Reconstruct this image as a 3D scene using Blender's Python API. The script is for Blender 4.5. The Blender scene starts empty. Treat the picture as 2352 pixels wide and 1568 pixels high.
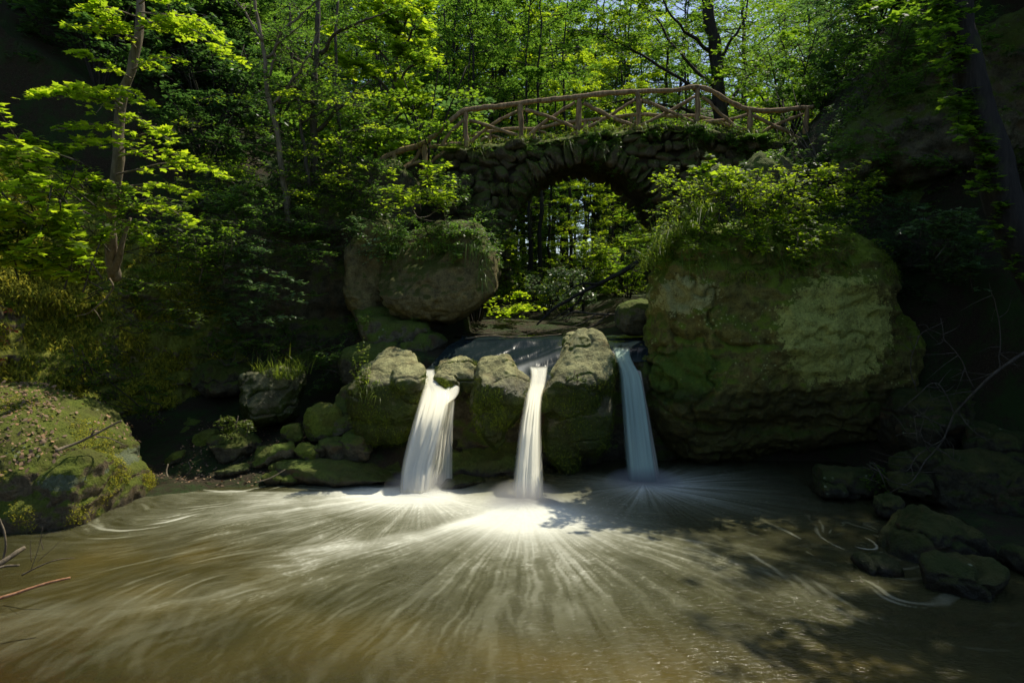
import bpy, math, random
import numpy as np
from mathutils import Vector, Matrix
random.seed(11)
rng = np.random.default_rng(11)
C = bpy.context.scene.collection
FPX = 1401.0
CAMZ = 3.0
def P(px, py, Y):
    return np.array(((px-1176)/FPX*Y, Y, CAMZ-(py-700)/FPX*Y))
def W(px, py):                       # point of the pool surface
    Y = CAMZ*FPX/(py-700.0)
    return np.array(((px-1176)/FPX*Y, Y))
def M(px, Y): return px/FPX*Y

# ------------------------------------------------------------------ noise
def _h(ix, iy, iz, s):
    n = (ix*73856093) ^ (iy*19349663) ^ (iz*83492791) ^ (s*2654435761)
    n = n & 0xffffffff
    n = ((n ^ (n >> 15))*2246822519) & 0xffffffff
    n = ((n ^ (n >> 13))*3266489917) & 0xffffffff
    n = n ^ (n >> 16)
    return (n & 0xffffff)/float(0xffffff)
def vnoise(p, s=0):
    p = np.asarray(p, float); f = np.floor(p); i = f.astype(np.int64); u = p-f
    u = u*u*u*(u*(u*6-15)+10)
    r = 0
    for dx in (0, 1):
        for dy in (0, 1):
            for dz in (0, 1):
                w = (u[:, 0] if dx else 1-u[:, 0])*(u[:, 1] if dy else 1-u[:, 1])*(u[:, 2] if dz else 1-u[:, 2])
                r = r+w*_h(i[:, 0]+dx, i[:, 1]+dy, i[:, 2]+dz, s)
    return r*2-1
def fbm(p, s=0, o=4, g=0.5):
    p = np.asarray(p, float); a = 1.0; r = 0; t = 0
    for k in range(o):
        r = r+a*vnoise(p+k*17.3, s+k*7); t += a; a *= g; p = p*2.03
    return r/t
def ridge(p, s=0, o=3):
    p = np.asarray(p, float); a = 1.0; r = 0; t = 0
    for k in range(o):
        r = r+a*(1-2*np.abs(vnoise(p+k*11.1, s+k*5))); t += a; a *= .5; p = p*2.1
    return r/t
def sst(x, a, b):
    t = np.clip((x-a)/(b-a), 0, 1); return t*t*(3-2*t)

# ------------------------------------------------------------------ mesh helpers
def fast_mesh(name, V, FL, smooth=True, attrs=None):
    me = bpy.data.meshes.new(name)
    V = np.asarray(V, np.float32)
    FL = [np.asarray(f, np.int32) for f in FL if len(f)]
    loops = np.concatenate([f.ravel() for f in FL])
    tot = np.concatenate([np.full(len(f), f.shape[1], np.int32) for f in FL])
    st = np.concatenate([[0], np.cumsum(tot)[:-1]]).astype(np.int32)
    me.vertices.add(len(V)); me.vertices.foreach_set('co', V.ravel())
    me.loops.add(len(loops)); me.loops.foreach_set('vertex_index', loops)
    me.polygons.add(len(tot)); me.polygons.foreach_set('loop_start', st); me.polygons.foreach_set('loop_total', tot)
    me.polygons.foreach_set('use_smooth', np.full(len(tot), smooth, bool))
    for k, a in (attrs or {}).items():
        a = np.asarray(a, np.float32)
        at = me.attributes.new(k, 'FLOAT', 'POINT'); at.data.foreach_set('value', a.ravel())
    me.update(calc_edges=True)
    return me
def ob(name, me, mat=None, parent=None, loc=None):
    o = bpy.data.objects.new(name, me); C.objects.link(o)
    if mat is not None:
        me.materials.clear(); me.materials.append(mat)
    if parent is not None: o.parent = parent
    if loc is not None: o.location = loc
    return o
def tag(o, label=None, cat=None, group=None, kind=None):
    if label: o['label'] = label
    if cat: o['category'] = cat
    if group: o['group'] = group
    if kind: o['kind'] = kind
    return o
def empty(name, loc=(0, 0, 0), label=None, cat=None, group=None):
    o = bpy.data.objects.new(name, None); C.objects.link(o); o.location = [float(v) for v in loc]
    return tag(o, label, cat, group)
class MB:
    def __init__(s): s.V = []; s.F = {}; s.n = 0
    def add(s, V, F):
        V = np.asarray(V, float)
        for f in F:
            f = np.asarray(f)
            s.F.setdefault(f.shape[1], []).append(f+s.n)
        s.V.append(V); s.n += len(V)
    def tube(s, pts, rad, seg=7, wob=0.0, cap=True):
        pts = np.asarray(pts, float); n = len(pts)
        rad = np.broadcast_to(np.asarray(rad, float), (n,)) if np.ndim(rad) == 0 or len(rad) == n else np.interp(np.linspace(0, 1, n), np.linspace(0, 1, len(rad)), rad)
        t = np.gradient(pts, axis=0); t /= np.linalg.norm(t, axis=1)[:, None]+1e-9
        up = np.array((0, 0, 1.)) if abs(t[:, 2]).mean() < .8 else np.array((1., 0, 0))
        a = np.cross(t, up); a /= np.linalg.norm(a, axis=1)[:, None]+1e-9
        b = np.cross(t, a)
        ang = np.arange(seg)/seg*2*np.pi
        ring = a[:, None, :]*np.cos(ang)[None, :, None]+b[:, None, :]*np.sin(ang)[None, :, None]
        r = np.repeat(np.asarray(rad)[:, None], seg, 1)
        V = pts[:, None, :]+ring*r[:, :, None]
        if wob:
            q = V.reshape(-1, 3)
            r = r*(1+wob*fbm(q*np.array((1, 1, .6))*(1.0/max(.02, float(np.mean(rad))*2.2)), 5, 2).reshape(r.shape))
            V = pts[:, None, :]+ring*r[:, :, None]
        idx = np.arange(n*seg).reshape(n, seg); j = np.roll(np.arange(seg), -1)
        Q = np.stack([idx[:-1], idx[:-1][:, j], idx[1:][:, j], idx[1:]], -1).reshape(-1, 4)
        F = [Q]
        if cap: F.append(idx[-1][None, :]); F.append(idx[0][::-1][None, :])
        s.add(V.reshape(-1, 3), F)
    def mesh(s, name, smooth=True, attrs=None):
        return fast_mesh(name, np.concatenate(s.V), [np.concatenate(v) for v in s.F.values()], smooth, attrs)
def curve(pts, n=24, jit=0.0, seed=0):
    """smooth polyline through points (Catmull-Rom), resampled"""
    p = np.asarray(pts, float)
    if len(p) > 2:
        q = np.vstack([2*p[0]-p[1], p, 2*p[-1]-p[-2]]); out = []
        u = np.linspace(0, len(p)-1-1e-6, n)
        for x in u:
            i = int(x); t = x-i; a, b, c, d = q[i:i+4]
            out.append(.5*((2*b)+(-a+c)*t+(2*a-5*b+4*c-d)*t*t+(-a+3*b-3*c+d)*t**3))
        p = np.array(out)
    else:
        p = p[0]+(p[1]-p[0])*np.linspace(0, 1, n)[:, None]
    if jit:
        r = np.random.default_rng(seed); L = np.linalg.norm(p[-1]-p[0])
        k = r.normal(size=3)*50
        for ax in range(3):
            p[:, ax] += jit*fbm(np.stack([np.linspace(0, L*1.3+2, len(p))+k[ax], np.full(len(p), k[0]), np.full(len(p), 3.3*ax)], 1), seed+ax, 3)
    return p

# ------------------------------------------------------------------ materials
def NT(name):
    m = bpy.data.materials.new(name); m.use_nodes = True; nt = m.node_tree; nt.nodes.clear()
    return m, nt
def nd(nt, t, **k):
    n = nt.nodes.new(t)
    for a, v in k.items():
        if a.startswith('i_'):
            key = a[2:]
            key = int(key) if key.isdigit() else key.replace('_', ' ')
            n.inputs[key].default_value = v
        else: setattr(n, a, v)
    return n
def L(nt, a, b): nt.links.new(a, b)
def noise(nt, vec, scale, detail=4, rough=.55, dist=0.0):
    n = nd(nt, 'ShaderNodeTexNoise'); n.inputs['Scale'].default_value = scale; n.inputs['Detail'].default_value = detail
    n.inputs['Roughness'].default_value = rough; n.inputs['Distortion'].default_value = dist
    if vec is not None: L(nt, vec, n.inputs['Vector'])
    return n.outputs['Fac']
def ramp(nt, fac, stops, interp='LINEAR'):
    r = nd(nt, 'ShaderNodeValToRGB'); r.color_ramp.interpolation = interp
    e = r.color_ramp.elements
    while len(e) > 1: e.remove(e[0])
    e[0].position = stops[0][0]; c = stops[0][1]; e[0].color = (*c, 1) if isinstance(c, tuple) else (c, c, c, 1)
    for p, c in stops[1:]:
        x = e.new(p); x.color = (*c, 1) if isinstance(c, tuple) else (c, c, c, 1)
    L(nt, fac, r.inputs['Fac']); return r.outputs['Color']
def mixc(nt, f, a, b, mode='MIX'):
    m = nd(nt, 'ShaderNodeMix', data_type='RGBA', blend_type=mode)
    for s, v in ((m.inputs[0], f), (m.inputs[6], a), (m.inputs[7], b)):
        if isinstance(v, (int, float)): s.default_value = v
        elif isinstance(v, tuple): s.default_value = (*v, 1)
        else: L(nt, v, s)
    return m.outputs[2]
def math_(nt, op, a, b=None, clamp=False):
    m = nd(nt, 'ShaderNodeMath', operation=op, use_clamp=clamp)
    for s, v in ((m.inputs[0], a), (m.inputs[1], b)):
        if v is None: continue
        if isinstance(v, (int, float)): s.default_value = v
        else: L(nt, v, s)
    return m.outputs[0]
def mapping(nt, src, scale=(1, 1, 1), loc=(0, 0, 0)):
    m = nd(nt, 'ShaderNodeMapping'); m.inputs['Scale'].default_value = scale; m.inputs['Location'].default_value = loc
    L(nt, src, m.inputs['Vector']); return m.outputs[0]
def bump(nt, h, strength=.6, dist=.03, prev=None):
    b = nd(nt, 'ShaderNodeBump'); b.inputs['Strength'].default_value = strength; b.inputs['Distance'].default_value = dist
    L(nt, h, b.inputs['Height'])
    if prev is not None: L(nt, prev, b.inputs['Normal'])
    return b.outputs[0]
def princ(nt, col, rough=.85, normal=None, spec=.3):
    p = nd(nt, 'ShaderNodeBsdfPrincipled')
    for s, v in ((p.inputs['Base Color'], col), (p.inputs['Roughness'], rough)):
        if isinstance(v, tuple): s.default_value = (*v, 1)
        elif isinstance(v, (int, float)): s.default_value = v
        else: L(nt, v, s)
    p.inputs['Specular IOR Level'].default_value = spec
    if normal is not None: L(nt, normal, p.inputs['Normal'])
    return p.outputs[0]
def out(nt, sh):
    o = nd(nt, 'ShaderNodeOutputMaterial'); L(nt, sh, o.inputs['Surface'])

def rock_mat(name, dark=(.06, .05, .032), light=(.21, .18, .12), moss=(.045, .07, .012), moss2=(.10, .13, .022),
             moss_amt=.5, lichen=.35, lich_col=(.30, .33, .19), up_lo=.25, wet=None, patches=(), bare_top=False, scale=1.0):
    m, nt = NT(name)
    geo = nd(nt, 'ShaderNodeNewGeometry'); pos = geo.outputs['Position']
    sep = nd(nt, 'ShaderNodeSeparateXYZ'); L(nt, geo.outputs['Normal'], sep.inputs[0]); nz = sep.outputs[2]
    sp = nd(nt, 'ShaderNodeSeparateXYZ'); L(nt, pos, sp.inputs[0])
    n1 = noise(nt, pos, 1.1*scale, 6, .6, .4); n2 = noise(nt, pos, 6*scale, 6, .65); n3 = noise(nt, pos, 32*scale, 4, .7)
    strat = noise(nt, mapping(nt, pos, (1.2, 1.2, 7)), 1.5*scale, 5, .6)
    base = ramp(nt, n1, [(.25, dark), (.5, tuple((a+b)/2 for a, b in zip(dark, light))), (.75, light)])
    base = mixc(nt, .8, base, ramp(nt, n2, [(.32, (.42, .40, .36)), (.60, (1.35, 1.35, 1.25))]), 'MULTIPLY')
    base = mixc(nt, .6, base, ramp(nt, n3, [(.35, .5), (.58, 1.3)]), 'MULTIPLY')
    base = mixc(nt, .5, base, ramp(nt, strat, [(.3, .6), (.6, 1.15)]), 'MULTIPLY')
    # rust / ochre stains
    base = mixc(nt, ramp(nt, noise(nt, pos, 2.3*scale, 3, .6), [(.55, 0.0), (.7, .5)]), base, (.16, .09, .03))
    mn = math_(nt, 'ADD', math_(nt, 'MULTIPLY', n1, .55), math_(nt, 'MULTIPLY', n2, .45))
    upf = math_(nt, 'MULTIPLY', math_(nt, 'ADD', nz, -up_lo), -.35 if bare_top else .28)
    mf = math_(nt, 'ADD', mn, upf)
    th = .66-.34*moss_amt
    mfac = ramp(nt, mf, [(th-.035, 0.0), (th+.05, 1.0)])
    mcol = mixc(nt, ramp(nt, n3, [(.3, 0.0), (.7, 1.0)]), moss, moss2)
    mcol = mixc(nt, ramp(nt, noise(nt, pos, 2.7, 3), [(.4, 0.0), (.65, .6)]), mcol, (.085, .075, .02))
    col = mixc(nt, mfac, base, mcol)
    if lichen > 0:
        v = nd(nt, 'ShaderNodeTexVoronoi'); v.inputs['Scale'].default_value = 9*scale; L(nt, pos, v.inputs['Vector'])
        lf = math_(nt, 'MULTIPLY', ramp(nt, math_(nt, 'ADD', v.outputs['Distance'], math_(nt, 'MULTIPLY', n3, .4)), [(.33, 1.0), (.42, 0.0)]),
                   ramp(nt, noise(nt, pos, 1.4*scale, 4, .6), [(.62-.25*lichen, 0.0), (.70-.25*lichen, 1.0)]))
        col = mixc(nt, math_(nt, 'MULTIPLY', lf, .8), col, lich_col)
    for (cx, cz, rx, rz, pc, soft, thr) in patches:
        dx = math_(nt, 'DIVIDE', math_(nt, 'SUBTRACT', sp.outputs[0], cx), rx)
        dz = math_(nt, 'DIVIDE', math_(nt, 'SUBTRACT', sp.outputs[2], cz), rz)
        d = math_(nt, 'SQRT', math_(nt, 'ADD', math_(nt, 'MULTIPLY', dx, dx), math_(nt, 'MULTIPLY', dz, dz)))
        nn = math_(nt, 'ADD', math_(nt, 'MULTIPLY', noise(nt, pos, 3.2, 8, .72), 1.2), math_(nt, 'MULTIPLY', noise(nt, pos, 11, 6, .7), .75))
        k = math_(nt, 'SUBTRACT', math_(nt, 'ADD', nn, thr), d)
        f = ramp(nt, k, [(.0, 0.0), (soft, 1.0)])
        f = math_(nt, 'MULTIPLY', f, ramp(nt, math_(nt, 'ADD', math_(nt, 'MULTIPLY', n3, .5), math_(nt, 'MULTIPLY', n2, .5)), [(.36, .15), (.5, 1.0)]))
        pcv = mixc(nt, ramp(nt, noise(nt, pos, 24, 5, .7), [(.35, 0.0), (.65, 1.0)]), tuple(c*.55 for c in pc), pc)
        col = mixc(nt, f, col, pcv)
    rough = .85
    if wet is not None:  # darker below this level: damp rock, and painted shade under the big boulder
        wf = ramp(nt, math_(nt, 'ADD', math_(nt, 'MULTIPLY', math_(nt, 'SUBTRACT', sp.outputs[2], wet), 1.6), math_(nt, 'MULTIPLY', n2, .3)), [(.1, 0.0), (.45, 1.0)])
        col = mixc(nt, wf, mixc(nt, .75, col, (.25, .25, .28), 'MULTIPLY'), col)
        rough = ramp(nt, wf, [(0.0, .3), (1.0, .9)])
    b1 = bump(nt, n2, .9, .09); b2 = bump(nt, n3, .9, .03, b1)
    b3 = bump(nt, noise(nt, pos, 95*scale, 3, .7), .7, .012, b2)
    out(nt, princ(nt, col, rough, b3, .25)); return m

def leaf_mat(name, refl, trans, rough=.42, spec=.35, tw=.55, var=.45):
    m, nt = NT(name)
    geo = nd(nt, 'ShaderNodeNewGeometry'); r = geo.outputs['Random Per Island']
    dk = tuple(c*(1-var) for c in refl); lt = (refl[0]*(1+var*1.2), refl[1]*(1+var*.7), refl[2])
    c = ramp(nt, r, [(0.0, dk), (.5, refl), (1.0, lt)])
    dk = tuple(x*(1-var*.8) for x in trans); lt = (min(1, trans[0]*(1+var)), min(1, trans[1]*(1+var*.5)), trans[2])
    ct = ramp(nt, r, [(0.0, dk), (.5, trans), (1.0, lt)])
    p = princ(nt, c, rough, None, spec)
    t = nd(nt, 'ShaderNodeBsdfTranslucent'); L(nt, ct, t.inputs['Color'])
    mx = nd(nt, 'ShaderNodeMixShader'); mx.inputs[0].default_value = tw
    L(nt, p, mx.inputs[1]); L(nt, t.outputs[0], mx.inputs[2]); out(nt, mx.outputs[0]); return m
def bark_mat(name, a, b, moss=.3, sc=1.0):
    m, nt = NT(name)
    tc = nd(nt, 'ShaderNodeTexCoord'); pos = tc.outputs['Object']
    n = noise(nt, mapping(nt, pos, (9*sc, 9*sc, 1.6*sc)), 2.2, 6, .65, .6); n2 = noise(nt, pos, 2.4, 4)
    c = ramp(nt, n, [(.3, a), (.7, b)])
    c = mixc(nt, ramp(nt, n2, [(.62-.2*moss, 0.0), (.78-.2*moss, .8)]), c, (.05, .07, .015))
    out(nt, princ(nt, c, .85, bump(nt, n, .8, .03), .25)); return m

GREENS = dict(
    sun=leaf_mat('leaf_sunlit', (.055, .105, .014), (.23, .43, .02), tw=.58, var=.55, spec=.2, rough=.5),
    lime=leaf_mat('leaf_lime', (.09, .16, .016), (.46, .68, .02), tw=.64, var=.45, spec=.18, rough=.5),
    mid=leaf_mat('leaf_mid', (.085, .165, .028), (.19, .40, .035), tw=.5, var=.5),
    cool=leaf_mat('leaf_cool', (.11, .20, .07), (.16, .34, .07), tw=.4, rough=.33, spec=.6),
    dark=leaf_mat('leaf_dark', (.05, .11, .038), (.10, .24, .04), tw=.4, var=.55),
    grass=leaf_mat('grass_blade', (.09, .13, .02), (.32, .46, .04), tw=.5),
    dry=leaf_mat('dry_leaf', (.28, .19, .125), (.12, .07, .04), tw=.15, rough=.8, spec=.1),
    red=leaf_mat('red_leaf', (.28, .06, .02), (.4, .07, .02), tw=.4),
    moss=leaf_mat('moss_tuft', (.26, .27, .03), (.36, .38, .03), tw=.35, rough=.9, spec=.1, var=.6),
    mossd=leaf_mat('moss_tuft_dark', (.12, .17, .02), (.18, .24, .022), tw=.3, rough=.9, spec=.1, var=.6),
)
BARK = bark_mat('bark', (.035, .028, .02), (.12, .10, .07))
BARKL = bark_mat('bark_pale', (.09, .07, .045), (.25, .20, .13), .1)
BARKD = bark_mat('bark_dark', (.014, .012, .01), (.045, .038, .03), .2)
TWIG = bark_mat('twig_wood', (.08, .06, .04), (.22, .17, .12), .0)

# ------------------------------------------------------------------ terrain
CL = np.array([(-30, -8), (-15, 1.5), (-12, 4.8), (-10.2, 8.0), (-9.0, 10.5), (-7.9, 12.1), (-6.7, 13.1), (-5.4, 14.5), (-3.7, 15.4), (-2.2, 15.7), (-1.0, 15.9), (-1.0, 18.4), (-2.0, 22), (-5, 32), (-9, 50), (-16, 120)], float)
CR = np.array([(30, -12), (11, 0), (8.2, 4.5), (7.6, 8), (7.0, 10.6), (5.0, 12.4), (4.1, 13.6), (4.3, 15.8), (4.3, 18.4), (5.4, 22), (9, 32), (14, 50), (22, 120)], float)
def sdist(x, y, poly, side):
    """signed distance to an open polyline; positive on the given side (+1: left of travel)"""
    best = np.full(x.shape, 1e9); sg = np.ones(x.shape)
    for (a, b) in zip(poly[:-1], poly[1:]):
        d = b-a; L2 = (d**2).sum()
        t = np.clip(((x-a[0])*d[0]+(y-a[1])*d[1])/L2, 0, 1)
        qx = a[0]+t*d[0]-x; qy = a[1]+t*d[1]-y; r = np.sqrt(qx*qx+qy*qy)
        cr = d[0]*(y-a[1])-d[1]*(x-a[0])
        k = r < best-1e-6
        best = np.where(k, r, best); sg = np.where(k, np.sign(cr)*side, sg)
    return best*sg
def ground_h(x, y):
    x = np.asarray(x, float); y = np.asarray(y, float)
    dl = sdist(x, y, CL, 1); dr = sdist(x, y, CR, -1)
    q = np.stack([x*.35, y*.35, np.zeros_like(x)], -1).reshape(-1, 3)
    n = fbm(q, 3, 4).reshape(x.shape); n2 = fbm(q*4.7, 9, 3).reshape(x.shape)
    # bed of the pool, banks, then the upper stream behind the ledge
    bankl = sst(-x-1.2-np.clip(10.8-y, 0, 9)*1.9+np.clip(y-10.4, 0, 3)*2.0, 0, 2.6)*sst(y, 5, 9)
    bed = -.42-.25*sst(x+3, 0, 4)+n*.10+n2*.05
    bed = bed*(1-bankl)+bankl*(.10+.35*np.clip(y-10.6, 0, 3)+n*.12+n2*.10)
    bankr = sst(x-4.2-np.clip(y-6.0, 0, 4)*.25, 0, 1.8)
    bed = bed*(1-bankr)+bankr*(.15+n*.2)
    bed = bed+np.clip(2.8-y, 0, 30)*.33
    up = 1.95+.045*(y-12)+n*.25+.6*sst(np.abs(x-.5), 2.0, 4.0)+np.clip(y-19, 0, 200)*.03
    k = sst(y+.35*n-.5*sst(-x, 2.5, 4.5)*0, 11.75, 12.15)*sst(x, -2.9, -2.3)
    k = np.maximum(k, sst(y, 13.6, 15.0))
    h = bed*(1-k)+up*k
    hl = 5.9-1.7*sst(x, -8.5, -5.5)*(1-sst(y, 15, 17.5))+(.28+.62*sst(-x, 5, 13))*np.clip(dl, 0, 60)+n*.5+n2*.12+.8*sst(y, 15, 17)*sst(x, -4, -1.5)*(1-sst(y,19,24))
    offc = 3.3*(1-sst(y, 13.4, 15.8))
    kl = sst(dl-offc, .15, .9+.5*sst(y, 20, 26)*8)
    h = h*(1-kl)+hl*kl
    hr = 3.3+2.9*sst(y, 12.5, 16.5)*(1-.45*sst(y, 20, 30))+(.4+.5*sst(x, 7, 14))*np.clip(dr, 0, 60)+n*.6+n2*.15
    hr = hr*(sst(y, -1, 9)*.85+.15)
    kr = sst(dr, .1, 1.6+.5*sst(y, 20, 26)*8)
    h = h*(1-kr)+hr*kr
    return h
def gh(x, y): return float(ground_h(np.array([x]), np.array([y]))[0])
def axis(lo, hi, c0, c1, fine, n):
    core = np.arange(c0, c1, fine)
    a = c0-(np.geomspace(1, 1+(c0-lo), n)[1:]-1)[::-1]; b = c1+(np.geomspace(1, 1+(hi-c1), n)-1)
    return np.concatenate([a, core, b])
gx = axis(-220, 220, -12, 12, .09, 60); gy = axis(-120, 320, 1, 22, .09, 60)
XX, YY = np.meshgrid(gx, gy)
HH = ground_h(XX, YY)
nxg, nyg = len(gx), len(gy); idx = np.arange(nxg*nyg).reshape(nyg, nxg)
Q = np.stack([idx[:-1, :-1], idx[:-1, 1:], idx[1:, 1:], idx[1:, :-1]], -1).reshape(-1, 4)
m, nt = NT('forest_floor')
geo = nd(nt, 'ShaderNodeNewGeometry'); pos = geo.outputs['Position']
sp = nd(nt, 'ShaderNodeSeparateXYZ'); L(nt, pos, sp.inputs[0])
n1 = noise(nt, pos, 1.3, 5); n2 = noise(nt, pos, 9, 5, .7); n3 = noise(nt, pos, 45, 3, .7)
litter = ramp(nt, n3, [(.3, (.025, .017, .010)), (.55, (.045, .034, .018)), (.75, (.09, .065, .038))])
col = mixc(nt, ramp(nt, math_(nt, 'ADD', math_(nt, 'MULTIPLY', n1, .6), math_(nt, 'MULTIPLY', n2, .4)), [(.45, 0.0), (.58, 1.0)]), litter, (.03, .055, .012))
v = nd(nt, 'ShaderNodeTexVoronoi'); v.inputs['Scale'].default_value = 5.5; v.inputs['Randomness'].default_value = 1; L(nt, pos, v.inputs['Vector'])
v2 = nd(nt, 'ShaderNodeTexVoronoi'); v2.inputs['Scale'].default_value = 14; L(nt, pos, v2.inputs['Vector'])
peb = mixc(nt, .6, (.30, .17, .055), v.outputs['Color'], 'MULTIPLY')
peb = mixc(nt, .5, peb, ramp(nt, v2.outputs['Distance'], [(.1, (1.0, .8, .45)), (.6, (.25, .16, .07))]), 'MULTIPLY')
peb = mixc(nt, ramp(nt, n1, [(.3, 0.0), (.7, .55)]), peb, (.34, .20, .06))
inpool = math_(nt, 'MULTIPLY', ramp(nt, math_(nt, 'MULTIPLY', sp.outputs[2], -1), [(0.0, 0.0), (.08, 1.0)]), 1.0)
col = mixc(nt, inpool, col, peb)
out(nt, princ(nt, col, .9, bump(nt, n3, .8, .04, bump(nt, n2, .8, .12)), .2))
GROUND_MAT = m
o = ob('ground', fast_mesh('ground', np.stack([XX, YY, HH], -1).reshape(-1, 3), [Q]), m); tag(o, 'forest floor, stream bed and hillside', None, None, 'structure')

# ------------------------------------------------------------------ rocks
_ico = {}
def ico(sub):
    if sub not in _ico:
        import bmesh
        bm = bmesh.new(); bmesh.ops.create_icosphere(bm, subdivisions=sub, radius=1)
        V = np.array([v.co[:] for v in bm.verts]); F = np.array([[v.index for v in f.verts] for f in bm.faces]); bm.free()
        _ico[sub] = (V, F)
    return _ico[sub]
def rotm(rx, ry, rz): return np.array(Matrix.Rotation(rz, 3, 'Z') @ Matrix.Rotation(ry, 3, 'Y') @ Matrix.Rotation(rx, 3, 'X'))
def superell(V, e):
    """push a unit sphere towards a rounded box (e<1)"""
    s = (np.abs(V)**(2/e)).sum(1)**(-e/2)
    return V*s[:, None]
def rock_mesh(name, prims, voxel=.05, amp=.08, fs=1.2, small=.02, crack=.0, strata=0.0, seed=0, smooth_it=2, cuts=9, cq=(.80, .95)):
    mb = MB()
    for (c, r, rot, e) in prims:
        V, F = ico(4); V = superell(V, e)*np.array(r)
        V = V @ rotm(*rot).T+np.array(c)
        mb.add(V, [F])
    me = mb.mesh('tmp'); o = bpy.data.objects.new('tmp', me); C.objects.link(o)
    md = o.modifiers.new('r', 'REMESH'); md.mode = 'VOXEL'; md.voxel_size = voxel
    if smooth_it:
        ms = o.modifiers.new('s', 'SMOOTH'); ms.iterations = smooth_it; ms.factor = .5
    dg = bpy.context.evaluated_depsgraph_get(); dg.update()
    me2 = bpy.data.meshes.new_from_object(o.evaluated_get(dg))
    bpy.data.objects.remove(o); bpy.data.meshes.remove(me)
    n = len(me2.vertices); V = np.empty(n*3, np.float32); me2.vertices.foreach_get('co', V); V = V.reshape(-1, 3).astype(float)
    N = np.empty(n*3, np.float32); me2.vertices.foreach_get('normal', N); N = N.reshape(-1, 3).astype(float)
    me2.name = name
    rc = np.random.default_rng(seed+500); cen = V.mean(0); q_ = V-cen
    for _ in range(cuts):
        nv = rc.normal(size=3); nv /= np.linalg.norm(nv); t_ = q_ @ nv; dd = np.quantile(t_, rc.uniform(*cq)); q_ = q_-nv*np.clip(t_-dd, 0, None)[:, None]*.85
    V = q_+cen
    d = amp*fbm(V*fs, seed, 4)
    d += amp*.5*ridge(V*fs*1.7, seed+3, 3)
    d += small*fbm(V*7, seed+5, 4, .6)*2
    if crack:
        k = np.abs(vnoise(V*np.array((.9, .9, 1.3))*fs+5, seed+8)+.25*vnoise(V*5, seed+9)); d -= crack*np.exp(-(k/.045)**2)
    if strata:
        z = V[:, 2]*3.2+1.2*vnoise(V*.6, seed+11)+.35*vnoise(V*2.5, seed+12); d += strata*(np.abs((z % 1)-.5)*2-.5)*(.6+.4*vnoise(V*1.1, seed+13))
    V = V+N*d[:, None]
    me2.vertices.foreach_set('co', V.astype(np.float32).ravel()); me2.update()
    me2.polygons.foreach_set('use_smooth', np.ones(len(me2.polygons), bool))
    return me2
def vdata(o):
    me = o.data; n = len(me.vertices)
    V = np.empty(n*3, np.float32); me.vertices.foreach_get('co', V)
    N = np.empty(n*3, np.float32); me.vertices.foreach_get('normal', N)
    return V.reshape(-1, 3).astype(float), N.reshape(-1, 3).astype(float)
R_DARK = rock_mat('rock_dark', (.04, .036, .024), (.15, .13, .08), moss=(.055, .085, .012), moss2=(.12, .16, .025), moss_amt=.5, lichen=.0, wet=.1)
R_MOSS = rock_mat('rock_mossy', (.06, .05, .03), (.22, .19, .12), moss=(.07, .10, .012), moss2=(.19, .23, .025), moss_amt=.85, lichen=.15, wet=.0)
R_MOSS2 = rock_mat('rock_half_mossy', (.06, .052, .034), (.24, .21, .135), moss=(.055, .09, .012), moss2=(.14, .19, .022), moss_amt=.55, lichen=.25, wet=.0)
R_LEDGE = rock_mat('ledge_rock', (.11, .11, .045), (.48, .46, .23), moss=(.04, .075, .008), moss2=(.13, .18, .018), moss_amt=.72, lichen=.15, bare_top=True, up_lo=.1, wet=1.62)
R_BARE = rock_mat('rock_bare', (.08, .065, .045), (.30, .245, .17), moss_amt=.28, lichen=.3, bare_top=True)
R_BIG = rock_mat('big_boulder_rock', (.11, .098, .028), (.29, .265, .065), moss=(.10, .15, .010), moss2=(.22, .28, .022), moss_amt=.60, lichen=.6, lich_col=(.50, .52, .18), wet=1.45, scale=1.15,  # wet level here paints the shade of the undercut into the colour
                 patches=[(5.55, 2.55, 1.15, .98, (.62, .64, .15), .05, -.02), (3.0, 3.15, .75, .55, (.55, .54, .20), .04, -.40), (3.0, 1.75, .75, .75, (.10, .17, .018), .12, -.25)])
R_LBOULD = rock_mat('pale_boulder_rock', (.08, .065, .03), (.30, .25, .11), moss_amt=.38, moss=(.05, .07, .012), moss2=(.11, .13, .022), lichen=.3, lich_col=(.40, .38, .20), wet=2.6)
R_SLAB = rock_mat('leafy_slab_rock', (.07, .055, .032), (.26, .20, .12), moss=(.06, .09, .010), moss2=(.16, .19, .02), moss_amt=.58, lichen=.2,
                  wet=-.02, patches=[(-6.1, .60, .46, .16, (.17, .20, .11), .04, -.40), (-5.45, .5, .25, .2, (.2, .21, .11), .05, -.5)])
def rock(name, prims, mat, label, cat='rock', group=None, parent=None, **k):
    o = ob(name, rock_mesh(name, prims, **k), mat, parent)
    if parent is None: tag(o, label, cat, group)
    return o
def E(px, py, Y, w, h, dep, rot=(0, 0, 0), e=.8):
    """blob given by its centre and width/height seen at depth Y (in view pixels) and depth in m"""
    return (P(px, py, Y), (M(w, Y)/2, dep/2, M(h, Y)/2), rot, e)

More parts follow.
